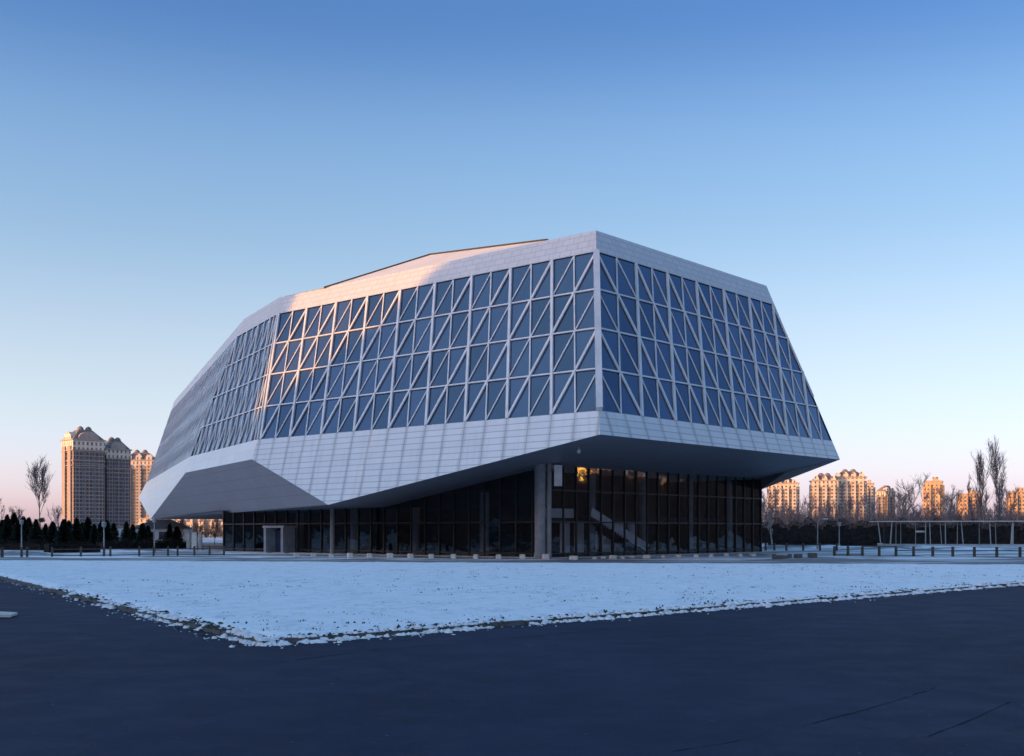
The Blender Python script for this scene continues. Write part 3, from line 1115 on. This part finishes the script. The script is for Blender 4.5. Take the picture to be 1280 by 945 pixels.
mb = MB()
Y = Yw - 2
mb.box((gx(1151.5, Y), Y + .5, 2.45), (1.6, .12, .32))
mb.build('sign_board', M['metal'], t)

# low white houses and the long block behind the left trees
def house(x, Y, w_, d_, h_, rz, label, roof=1.8, mat='white_wall'):
    c = gx(x, Y)
    t = thing('low_house', label, 'house', (c, Y, 0), rz)
    mb = MB(); mb.box((0, 0, h_ / 2), (w_, d_, h_)); mb.build('wall', M[mat], t, local=True)
    mb = MB()
    a, b = w_ / 2 + .5, d_ / 2 + .5
    e = [(-a, -b, h_), (a, -b, h_), (a, b, h_), (-a, b, h_)]
    g = [(-a + min(a, b) * .9, 0, h_ + roof), (a - min(a, b) * .9, 0, h_ + roof)]
    mb.poly([e[0], e[1], g[1], g[0]]); mb.poly([e[2], e[3], g[0], g[1]]); mb.poly([e[1], e[2], g[1]]); mb.poly([e[3], e[0], g[0]]); mb.poly(e[::-1])
    mb.build('roof', M['roof_dark'], t, local=True)
    for k in range(max(1, int(w_ / 4))):
        m = MB(); m.box((-w_ / 2 + 2 + k * 4, -d_ / 2 - .04, h_ * .55), (1.5, .16, 1.5)); wd = m.build('window', M['frame'], t, local=True)
        m = MB(); m.box((-w_ / 2 + 2 + k * 4, -d_ / 2 - .14, h_ * .55), (1.2, .06, 1.2)); m.build('pane', M['glass_up'], wd, local=True)
    return t
house(203, 235, 11, 9, 3.0, .2, 'low white house with a dark hipped roof seen under the left end of the hall', 1.9)
house(112, 300, 15, 10, 3.4, .1, 'long low white building between the spruces below the twin towers', 1.2)
house(20, 290, 9, 8, 2.6, 0, 'small white hut among dark spruces near the left edge', 1.0)

# clipped winter hedge on the left
def hedge(x0, x1, Y0, Y1, h_, d_, label):
    a, b = V(gx(x0, Y0), Y0, 0), V(gx(x1, Y1), Y1, 0)
    L_ = np.linalg.norm(b - a)
    t_, q = (b - a) / L_, None
    q = V(-t_[1], t_[0], 0)
    mb = MB()
    for k in range(int(L_ * 320 * max(1, h_ / 1.8))):
        u, v, z = rnd.random() * L_, (rnd.random() - .5) * d_, rnd.random() ** .7 * h_ * (1 + .12 * noise.noise(Vector((rnd.random() * 0 + k * 0, 0, 0))))
        z *= 1 + .45 * noise.noise(Vector((u * .45, 2, 0)))
        p = a + t_ * u + q * v + V(0, 0, z)
        an, el = rnd.uniform(0, 6.28), rnd.uniform(-.3, 1.4)
        s_ = rnd.uniform(.10, .3)
        dvec = V(math.cos(an) * math.cos(el), math.sin(an) * math.cos(el), math.sin(el)) * s_
        sd = V(-math.sin(an), math.cos(an), 0) * s_ * .22
        mb.poly([p - sd, p + sd, p + dvec])
    n_ = max(2, int(L_ / .55))
    for k in range(n_):
        u = (k + .5) * L_ / n_
        p = a + t_ * u
        hh = h_ * (.74 + .30 * noise.noise(Vector((u * .45, 2, 0))) + rnd.uniform(-.07, .07))
        mb.box((p[0], p[1], hh / 2 + .05), (L_ / n_ * 1.0 - .004, d_ * .8, hh), math.atan2(t_[1], t_[0]))
    return tag(mb.build('hedge', M['hedge']), label, 'hedge')
hedge(58, 122, 133, 137, 1.15, 2.2, 'dark clipped hedge behind the low fence left of the lamp post')
hedge(124, 232, 150, 160, 1.3, 2.0, 'dark reddish hedge running from the left lamp post to the hall')
hedge(-20, 56, 158, 152, 1.2, 2.0, 'dark hedge at the foot of the spruces at the left edge')
hedge(960, 1096, 200, 196, 1.0, 2.5, 'low dark hedge between the hall and the covered walkway')
hedge(950, 1110, 246, 240, 4.6, 4.0, 'tall dark hedge at the foot of the bare trees right of the hall')
hedge(1105, 1300, 226, 222, 4.4, 3.0, 'tall dark hedge behind the covered walkway')

# snow banks
def bank(x0, x1, Y0, Y1, dpt, h_, seed):
    mb = MB()
    n, m = 60, 8
    for i in range(n + 1):
        for j in range(m + 1):
            u, v = i / n, j / m
            Y = Y0 + (Y1 - Y0) * u + (v - .5) * dpt
            x = gx(x0 + (x1 - x0) * u, Y0 + (Y1 - Y0) * u)
            k = math.sin(math.pi * u) ** .4 * math.sin(math.pi * v)
            z = h_ * k * (.6 + .6 * noise.noise(Vector((x * .25, Y * .3, seed)))) - .02
            mb.v.append((x, Y, z))
    for i in range(n):
        for j in range(m):
            a = i * (m + 1) + j
            mb.f.append((a, a + m + 1, a + m + 2, a + 1))
    return mb
for k, a in enumerate(((-10, 60, 128, 128, 7, .5), (95, 240, 140, 148, 8, .55), (955, 1060, 170, 175, 12, .8), (1050, 1300, 158, 150, 14, .7))):
    tag(bank(*a, k * 7.7).build('snow_bank', M['snow_ground'], smooth=True), kind='structure')
#>SITE
#<TREES

# ------------------------------------------------------------------ trees
def branch_tree(seed, hgt, up, spread, n1, n2, n3, base=.25, r0=.16, twig=.022, n4=3):
    """bare tree at the origin -> (trunk mesh builder, crown mesh builder)"""
    rg = random.Random(seed)
    tr, cr_ = MB(), MB()
    def path(p, d, L_, n, wob, upw):
        pts = [p.copy()]
        for k in range(n):
            d = (d + Vector((rg.gauss(0, wob), rg.gauss(0, wob), rg.gauss(0, wob) + upw))).normalized()
            pts.append(pts[-1] + d * (L_ / n))
        return pts
    tp = path(Vector((0, 0, 0)), Vector((rg.gauss(0, .04), rg.gauss(0, .04), 1)), hgt * .86, 8, .05, .05)
    tr.tube(tp, [r0 * (1 - .88 * k / 8) for k in range(9)], 7)
    for i in range(n1):
        f = base + (1 - base) * (i + rg.random() * .8) / n1
        k = min(7, int(f * 8)); t = f * 8 - k
        p = tp[k].lerp(tp[k + 1], t)
        an = i * 2.4 + rg.uniform(-.4, .4)
        L1 = hgt * spread * (1.05 - .55 * abs(f - .55) * 1.6) * rg.uniform(.75, 1.15)
        d = Vector((math.cos(an), math.sin(an), up * rg.uniform(.8, 1.3))).normalized()
        lp_ = path(p, d, L1, 5, .12, .10 + .1 * up)
        r1 = r0 * .42 * (1 - .6 * f)
        tr.tube(lp_, [r1 * (1 - .8 * q / 5) for q in range(6)], 5, False)
        for j in range(n2):
            g = rg.uniform(.25, 1) * 5
            k2 = min(4, int(g)); p2 = lp_[k2].lerp(lp_[k2 + 1], g - k2)
            dd = (lp_[k2 + 1] - lp_[k2]).normalized()
            d2 = (dd + Vector((rg.gauss(0, .5), rg.gauss(0, .5), rg.gauss(.1, .4) + up * .25))).normalized()
            L2 = L1 * rg.uniform(.3, .6)
            bp = path(p2, d2, L2, 3, .15, .08 + .1 * up)
            cr_.tube(bp, [twig * 1.9, twig * 1.5, twig * 1.1, twig * .7], 3, False)
            for q in range(n3):
                h_ = rg.uniform(.2, 1) * 3
                k3 = min(2, int(h_)); p3 = bp[k3].lerp(bp[k3 + 1], h_ - k3)
                d3 = ((bp[k3 + 1] - bp[k3]).normalized() + Vector((rg.gauss(0, .5), rg.gauss(0, .5), rg.gauss(.1, .4) + up * .2))).normalized()
                L3 = L2 * rg.uniform(.35, .7)
                p4 = p3 + d3 * L3
                cr_.tube([p3, p3.lerp(p4, .5) + Vector((rg.gauss(0, .04), rg.gauss(0, .04), .03)), p4], [twig, twig * .8, twig * .4], 3, False)
                for z in range(n4):
                    p5 = p3.lerp(p4, rg.uniform(.2, 1))
                    d5 = (d3 + Vector((rg.gauss(0, .6), rg.gauss(0, .6), rg.gauss(.1, .4)))).normalized() * L3 * rg.uniform(.3, .6)
                    sd = Vector((-d5.y, d5.x, .1)).normalized() * twig * .7
                    cr_.poly([p5 - sd, p5 + sd, p5 + d5])
    return tr, cr_


def tree_proto(name, label, cat, group, bark, twigm, *a, **k):
    tr, cr_ = branch_tree(*a, **k)
    t = thing(name, label, cat, group=group)
    tr.build('trunk', M[bark], t, local=True)
    cr_.build('crown', M[twigm], t, local=True)
    return t


class Protos:
    def __init__(s, makers):
        s.m, s.used = makers, {}
    def place(s, k, loc, rz, scl, label):
        if k not in s.used:
            t = s.m[k]()
            t.location, t.rotation_euler, t.scale = loc, (0, 0, rz), scl
            t['label'] = label
            s.used[k] = t
            return t
        return dup(s.used[k], loc, rz, scl, label)

G1 = 'bare trees in the belt behind the covered walkway'
belt = Protos([
    lambda: tree_proto('bare_tree', 'x', 'tree', G1, 'bark', 'twig', 11, 12, .85, .36, 15, 7, 5, .16, .13, .026),
    lambda: tree_proto('bare_tree', 'x', 'tree', G1, 'bark', 'twig', 12, 12, 1.1, .36, 16, 7, 5, .12, .12, .026),
    lambda: tree_proto('bare_tree', 'x', 'tree', G1, 'bark', 'twig', 13, 12, .65, .40, 14, 7, 5, .2, .13, .026),
    lambda: tree_proto('bare_tree', 'x', 'tree', G1, 'bark', 'twig', 14, 12, 1.5, .32, 16, 7, 5, .15, .12, .026),
])
# (x in the photo, top row, depth)
BT = []
for i in range(46):
    x = 950 + i * 8.0 + rnd.uniform(-3, 3)
    top = 633 + 10 * noise.noise(Vector((x * .03, .5, 0))) + rnd.uniform(-9, 7)
    if 1180 < x < 1215: top += 8
    BT.append((x, top, rnd.uniform(265, 330)))
for x, top, Y in ((1127, 612, 300), (1143, 604, 290), (1133, 618, 310), (1186, 612, 280), (1192, 620, 300), (1008, 624, 300), (957, 608, 280), (1262, 612, 290)):
    BT.append((x, top, Y))
BT.sort()
for i, (x, top, Y) in enumerate(BT):
    hh = (HY - top) / F * Y + CH
    if i < len(ORD):
        lab = 'bare tree in the dense belt right of the hall, %s from the hall side' % ORD[i]
    else:
        lab = 'bare tree in the dense belt by the right edge, %s from the edge' % ORD[len(BT) - 1 - i]
    belt.place(rnd.choice((0, 1, 2, 3, 1)), (gx(x, Y), Y, 0), rnd.uniform(0, 6.28), (rnd.uniform(.9, 1.25) * hh / 12.6, rnd.uniform(.9, 1.2) * hh / 12.6, hh / 12.6), lab)


def single(name, label, x, Y, top, bark, twigm, *a, **k):
    hh = (HY - top) / F * Y + CH
    t = tree_proto(name, label, 'tree', None, bark, twigm, *a, **k)
    t.location = (gx(x, Y), Y, 0)
    s_ = hh / a[1]
    t.scale = (s_, s_, s_)
    return t

single('bare_poplar', 'tallest bare poplar by the right edge with a fan of steep branches', 1251, 250, 560, 'bark', 'twig', 31, 18, 2.5, .31, 24, 7, 5, .16, .2, .024)
single('bare_poplar', 'tall narrow bare poplar left of the tallest poplar near the right edge', 1228, 255, 572, 'bark', 'twig', 32, 17, 2.4, .29, 24, 7, 5, .18, .2, .024)
single('bare_poplar', 'slim bare poplar just left of the two tall poplars near the right edge', 1217, 262, 596, 'bark', 'twig', 37, 14, 3.2, .17, 14, 6, 5, .2, .12, .024)
single('birch_tree', 'pale-trunked birch standing close to the right corner of the hall', 965, 190, 636, 'bark_pale', 'bark_pale', 33, 7, 1.6, .22, 12, 6, 5, .3, .16, .02)
tb = single('tall_bare_tree', 'tall lone bare tree with a fan-shaped crown left of the twin towers', 51, 190, 589, 'bark', 'twig', 34, 12, 1.5, .37, 15, 8, 5, .46, .14, .020)
mb = MB()
rg = random.Random(5)
c = V(gx(52, 190), 190, at(52, 650, 190)[2])
for k in range(160):
    d = V(rg.gauss(0, 1), rg.gauss(0, 1), rg.gauss(0, .6)); d = d / np.linalg.norm(d) * .36
    e = V(rg.gauss(0, 1), rg.gauss(0, 1), rg.gauss(0, .3)); e = e / np.linalg.norm(e) * .26
    mb.bar(c + d - e, c + d + e, .03, (0, .6, .8), .03)
tag(mb.build('bird_nest', M['bark']), 'dark bird nest in the lower fork of the tall lone bare tree', 'nest')
single('bare_tree', 'small faint bare tree behind the spruces, left of the tall lone tree', 22, 260, 636, 'bark', 'twig', 35, 8, 1.2, .34, 14, 6, 5, .3, .1, .024)
single('bare_tree', 'small faint bare tree between the tall lone tree and the twin towers', 69, 270, 637, 'bark', 'twig', 36, 8, 1.0, .36, 14, 6, 5, .3, .1, .022)
single('bare_tree', 'bare tree cut by the left edge behind the spruces', 0, 250, 625, 'bark', 'twig', 38, 9, 1.2, .30, 14, 6, 5, .3, .1, .022)
for k, (x, top) in enumerate(((226, 652), (250, 654), (268, 653))):
    single('bare_tree', ['leftmost', 'middle', 'rightmost'][k] + ' of the three bare trees seen under the left end of the hall', x, 215, top, 'bark', 'twig', 41 + k, 6, 1.0, .36, 12, 6, 5, .25, .1, .024)


def spruce(seed, hgt):
    rg = random.Random(seed)
    tr, cr_ = MB(), MB()
    tr.tube([(0, 0, 0), (0, 0, hgt * .96)], [.13, .02], 6)
    n = int(hgt * 7)
    for i in range(n):
        f = (i + rg.random()) / n
        z = hgt * (.05 + .95 * f)
        rad = hgt * .29 * (1 - f) ** .85 * rg.uniform(.75, 1.15) + .06
        for j in range(11):
            an = rg.uniform(0, 6.28)
            d = Vector((math.cos(an), math.sin(an), 0))
            q = Vector((-d.y, d.x, 0))
            for s in range(7):
                t = (s + rg.random()) / 7
                p = Vector((0, 0, z)) + d * rad * t + Vector((0, 0, -.22 * rad * t + .1 * t * t))
                sz = .19 + .2 * (1 - t) * min(1, rad)
                for sg in (-1, 1):
                    tip = p + (d * .7 + q * sg * .9).normalized() * sz * 1.3 + Vector((0, 0, rg.uniform(-.36, .22)))
                    cr_.poly([p - d * sz * .3, p + d * sz * .4, tip])
    t = thing('spruce_tree', 'x', 'tree', group='dark spruces on the left')
    tr.build('trunk', M['bark'], t, local=True)
    cr_.build('crown', M['needle'], t, local=True)
    return t
sp = Protos([lambda: spruce(1, 6), lambda: spruce(2, 6), lambda: spruce(3, 6)])
SPX = [(3, 655), (9, 649), (17.5, 646), (23, 656), (29, 651), (36, 652), (45, 654), (57, 660), (66, 657), (80, 654), (86, 656), (96, 653), (103, 658), (110, 652), (118, 660), (127, 657), (134, 656), (142, 659), (158, 657), (166, 661), (178, 659), (185, 662), (212, 660), (221, 663)]
for i, (x, top) in enumerate(SPX):
    top -= 5
    Y = 185 + rnd.uniform(-12, 22)
    hh = (HY - top) / F * Y + CH
    wd = rnd.uniform(1.15, 1.6)
    sp.place(i % 3, (gx(x, Y), Y, 0), rnd.uniform(0, 6.28), (hh / 6 * wd, hh / 6 * wd, hh / 6), 'dark spruce in the row behind the left hedge, %s from the left edge' % ORD[i])

# far wood closing the horizon: reads as one dim mass
def far_wood(a, b, hgt, n, seed):
    rg = random.Random(seed)
    mb = MB()
    for k in range(n):
        t = rg.random()
        p = a + (b - a) * t + V(rg.gauss(0, 4), rg.gauss(0, 8), 0)
        hh = hgt * (.75 + .45 * noise.noise(Vector((t * 40, seed, 0))) + rg.uniform(-.1, .1))
        for j in range(9):
            an, el = rg.uniform(0, 6.28), rg.uniform(.7, 1.5)
            z = rg.random() * hh * .7
            d = V(math.cos(an) * math.cos(el), math.sin(an) * math.cos(el), math.sin(el)) * hh * .3
            s_ = rg.uniform(.06, .14)
            sd = V(-math.sin(an), math.cos(an), 0) * s_
            q = p + V(0, 0, z) + V(math.cos(an), math.sin(an), 0) * z * .12
            mb.poly([q - sd, q + sd, q + d])
    return tag(mb.build('far_wood', M['wood_mass']), kind='stuff')
far_wood(V(90, 420, 0), V(260, 400, 0), 13, 2600, 1)
far_wood(V(-330, 420, 0), V(-60, 440, 0), 6.5, 2600, 2)
far_wood(V(150, 640, 0), V(420, 620, 0), 15, 1800, 3)
#>TREES
#<TOWERS

# ------------------------------------------------------------------ apartment towers
def tower(label, c, rz, w_, d_, h_, wall='tw_buff', crown=True, nb=3, detail=True, roofh=None, name='apartment_tower', bp=1.8, arch=False):
    """c = (X, Y) of the centre; front towards local -y"""
    t = thing(name, label, 'apartment tower', (c[0], c[1], 0), rz)
    eave = h_ * (.9 if crown else .98)
    mb = MB(); mb.box((0, 0, eave / 2), (w_, d_, eave)); mb.build('wall', M[wall], t, local=True)
    if detail:
        for k in range(nb):                      # projecting bays with their window stacks
            x = -w_ / 2 + w_ * (k + .5) / nb
            bw = w_ / nb * .52
            m = MB(); m.box((x, -d_ / 2 - bp / 2 + .1, eave * .47), (bw, bp, eave * .94)); m.build('bay', M[wall], t, local=True)
            if k:
                m = MB(); m.box((-w_ / 2 + w_ * k / nb, -d_ / 2 - .12, eave * .45), (w_ / nb * .26, .4, eave * .84)); m.build('window_stack', M['strip'], t, local=True)
        for s in (-1, 1):
            for k in range(2):
                y = -d_ / 2 + d_ * (k + .5) / 2
                m = MB(); m.box((s * (w_ / 2 + .6), y, eave * .47), (1.6, d_ * .28, eave * .93)); m.build('bay', M[wall], t, local=True)
            m = MB(); m.box((s * (w_ / 2 + .1), 0, eave * .45), (.36, d_ * .14, eave * .84)); m.build('window_stack', M['strip'], t, local=True)
    if crown:
        for z, o, hh in ((.80, 2.2, .8), (.70, 1.9, .5), (.655, 1.9, .5), (.9, 2.6, 1.0)):
            m = MB(); m.box((0, 0, h_ * z), (w_ + o, d_ + o, hh)); m.build('cornice', M['cornice'], t, local=True)
        m = MB(); m.box((0, 0, h_ * .85), (w_ + .9, d_ + .9, h_ * .085)); m.build('crown_storey', M['tw_crown'], t, local=True)
        rh = roofh or h_ * .095
        m = MB(); m.box((0, 0, h_ * .9 + .45 + rh / 2), (w_ + .6, d_ + .6, rh), 0, .42); m.build('mansard_roof', M['roof_tower'], t, local=True)
        if arch:                                 # one broad rounded gable on each face
            for (ax, wid, off) in ((0, w_, d_), (1, d_, w_)):
                m = MB()
                y0 = -off / 2 - .4
                pr = [(wid * .34 * math.cos(a_), h_ * .9 + .4 + rh * .78 * math.sin(a_)) for a_ in [math.pi * q / 10 for q in range(11)]]
                if ax == 0:
                    m.v = [(x, y0, z) for x, z in pr] + [(x, y0 + 6, z) for x, z in pr]
                else:
                    m.v = [(y0, -x, z) for x, z in pr] + [(y0 + 6, -x, z) for x, z in pr]
                m.f = [tuple(range(11)), tuple(range(21, 10, -1))] + [(q, q + 11, (q + 1) % 11 + 11, (q + 1) % 11) for q in range(11)]
                m.build('gable', M['tw_crown' if ax else 'cornice'], t, local=True)
        for k in range(nb if not arch else 0):   # gabled dormers
            x = -w_ / 2 + w_ * (k + .5) / nb
            m = MB(); bw = w_ / nb * .30
            z0, y0 = h_ * .9 + .5, -d_ / 2 - .4
            m.v = [(x - bw, y0, z0), (x + bw, y0, z0), (x + bw, y0, z0 + rh * .45), (x, y0, z0 + rh * .85), (x - bw, y0, z0 + rh * .45)]
            m.v += [(a, y0 + 5, b) for a, _, b in m.v]
            m.f = [(0, 1, 2, 3, 4), (9, 8, 7, 6, 5), (1, 6, 7, 2), (2, 7, 8, 3), (3, 8, 9, 4), (4, 9, 5, 0)]
            m.build('dormer', M['tw_crown'], t, local=True)
        for s in (-1, 1):
            m = MB(); m.lathe([(2.3, 0), (2.3, rh * .3), (2.6, rh * .32), (2.2, rh * .5), (1.4, rh * .62), (.15, rh * .7)], (s * w_ * .13, -d_ * .1, h_ * .9 + rh * .75), 10); m.build('roof_turret', M['roof_tower'], t, local=True)
    else:
        m = MB(); m.box((0, 0, h_ * .985), (w_ + .7, d_ + .7, h_ * .03)); m.build('roof_edge', M['cornice'], t, local=True)
        m = MB(); m.box((w_ * .1, 0, h_ + 1.4), (w_ * .3, d_ * .4, 2.8)); m.build('lift_house', M[wall], t, local=True)
    return t

def zt(y, Y):
    return (HY - y) / F * Y + CH
tower('taller, left one of the twin apartment towers with turreted roofs on the left', (gx(104, 900), 900), R(43), 24, 21, zt(538, 900), 'tw_twin', bp=.3, arch=True)
tower('lower, right one of the twin apartment towers with turreted roofs on the left', (gx(142, 925), 925), R(43), 19, 18, zt(551, 925), 'tw_twin', bp=.3, arch=True)
tower('sunlit brown apartment tower half hidden by the left end of the hall', (gx(177, 1080), 1080), R(4), 28, 20, zt(566, 1080), 'tw_buff')
tower('sunlit apartment tower half covered by the right tip of the hall', (gx(979, 1000), 1000), R(-12), 24, 20, zt(598, 1000), 'tw_pale', True, 4)
tower('sunlit apartment tower with a low crown, left of the domed tower on the right', (gx(1030, 1000), 1000), R(-10), 21, 18, zt(594, 1000), 'tw_pale', True, 3)
tower('broad sunlit apartment tower with double domes, tallest of the group on the right', (gx(1063, 1000), 1005), R(-10), 26, 18, zt(589, 1000), 'tw_pale', True, 4)
tower('slim sunlit slab just right of the domed apartment pair', (gx(1085.5, 1080), 1080), R(-10), 8, 16, zt(604, 1080), 'tw_pale', False, 2)
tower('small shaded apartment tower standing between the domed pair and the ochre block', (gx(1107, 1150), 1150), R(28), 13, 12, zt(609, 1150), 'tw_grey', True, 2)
tower('plain ochre apartment block, the tallest one on the right behind the walkway', (gx(1167, 900), 900), R(-22), 13, 12, zt(601, 900), 'tw_ochre', False, 2)
tower('low wide ochre apartment block left of the poplars', (gx(1211.5, 900), 900), R(-15), 15, 12, zt(617, 900), 'tw_ochre', False, 2)
tower('ochre apartment block cut by the right edge behind the poplars', (gx(1273, 900), 900), R(-15), 14, 12, zt(614, 900), 'tw_ochre', False, 2)
tower('long pale slab block far behind the left end of the hall', (gx(238, 560), 560), R(-8), 46, 12, zt(647.5, 560), 'tw_pale', False, 8, True, None, 'slab_block')

# ------------------------------------------------------------------ unseen estate blocks west of the square, added to keep ground and hall in shadow
def sp_(p, d):
    q = PV * p + S2 * d
    return (float(q[0]), float(q[1]))
RZ = math.atan2(PV[1], PV[0])
SHADE_GROUP = 'estate slabs added west of the square'
def shading(label, p0, p1, d, h_, depth=13):
    c = sp_((p0 + p1) / 2, d + depth / 2)
    t = tower(label, c, RZ, p1 - p0, depth, h_ / .985, 'tw_grey', False, max(3, int((p1 - p0) / 8)), False, None, 'unseen_block')
    return t
DC = 160.0
TE = math.tan(EL)
hA = 28.9 + (DC + 51) * TE
shading('added long grey estate block west of the hall, nearest the gabled house', 20, 99.2, DC, hA)
shading('added grey estate block west of the square, second from the gabled house', -64, 24, DC + 18, hA + 3)
shading('added grey estate block southwest of the square, third from the gabled house', -150, -60, DC, hA + 3)
shading('added grey estate block southwest of the square, farthest from the hall', -240, -146, DC + 18, hA + 6)
shading('added tall estate tower west of the hall, beyond the gabled house', 121.0, 150, DC, 58, 18)
shading('added tall estate block northwest of the hall, second beyond the gabled house', 148, 230, DC + 20, 56)
shading('added tall estate block northwest of the hall, third beyond the gabled house', 226, 320, DC, 54)
# added steep-roofed block between them; its roofline is shaped to cut the sun patch
t = thing('gabled_shade_block', 'added steep-roofed block shaping the sun patch, between two estate blocks west of the hall', 'house', (*sp_(109, DC + 5), 0), RZ)
zr_, ze = hA - .6, 15.0 + (DC + 39) * TE
mb = MB(); mb.box((1.3, 0, ze / 2), (22.1, 10, ze)); mb.build('wall', M['tw_grey'], t, local=True)
mb = MB()
x0_, x1_, xr = -9.75 - 1.2, 9.3, -8.6
mb.v = [(x, y, z) for y in (-5.4, 5.4) for x, z in ((x0_, ze - .6), (12.6, ze - .6), (12.6, ze - .1), (x1_, ze), (-4.0, 41.1), (xr, zr_), (x0_, zr_ - 1))]
mb.f = [tuple(range(7)), tuple(range(13, 6, -1))] + [(k, k + 7, (k + 1) % 7 + 7, (k + 1) % 7) for k in range(7)]
mb.build('roof', M['roof_dark'], t, local=True)
tower('low long block added east of the square to darken the glass reflection', (186, 205), R(77), 250, 14, 17, 'tw_dark', False, 20, False, None, 'unseen_block')  # unseen block, added so the right glass wall mirrors something dark
# blocks east of the square, mirrored in the right glass wall
for k, (x, y, h_) in enumerate(((330, 165, 62), (390, 240, 70), (300, 110, 48))):
    tower('sunlit apartment tower east of the square, ' + ['between the two others', 'the tallest and farthest', 'nearest the road'][k], (x, y), R(-70), 26, 18, h_, 'tw_pale', True, 3)
#>TOWERS
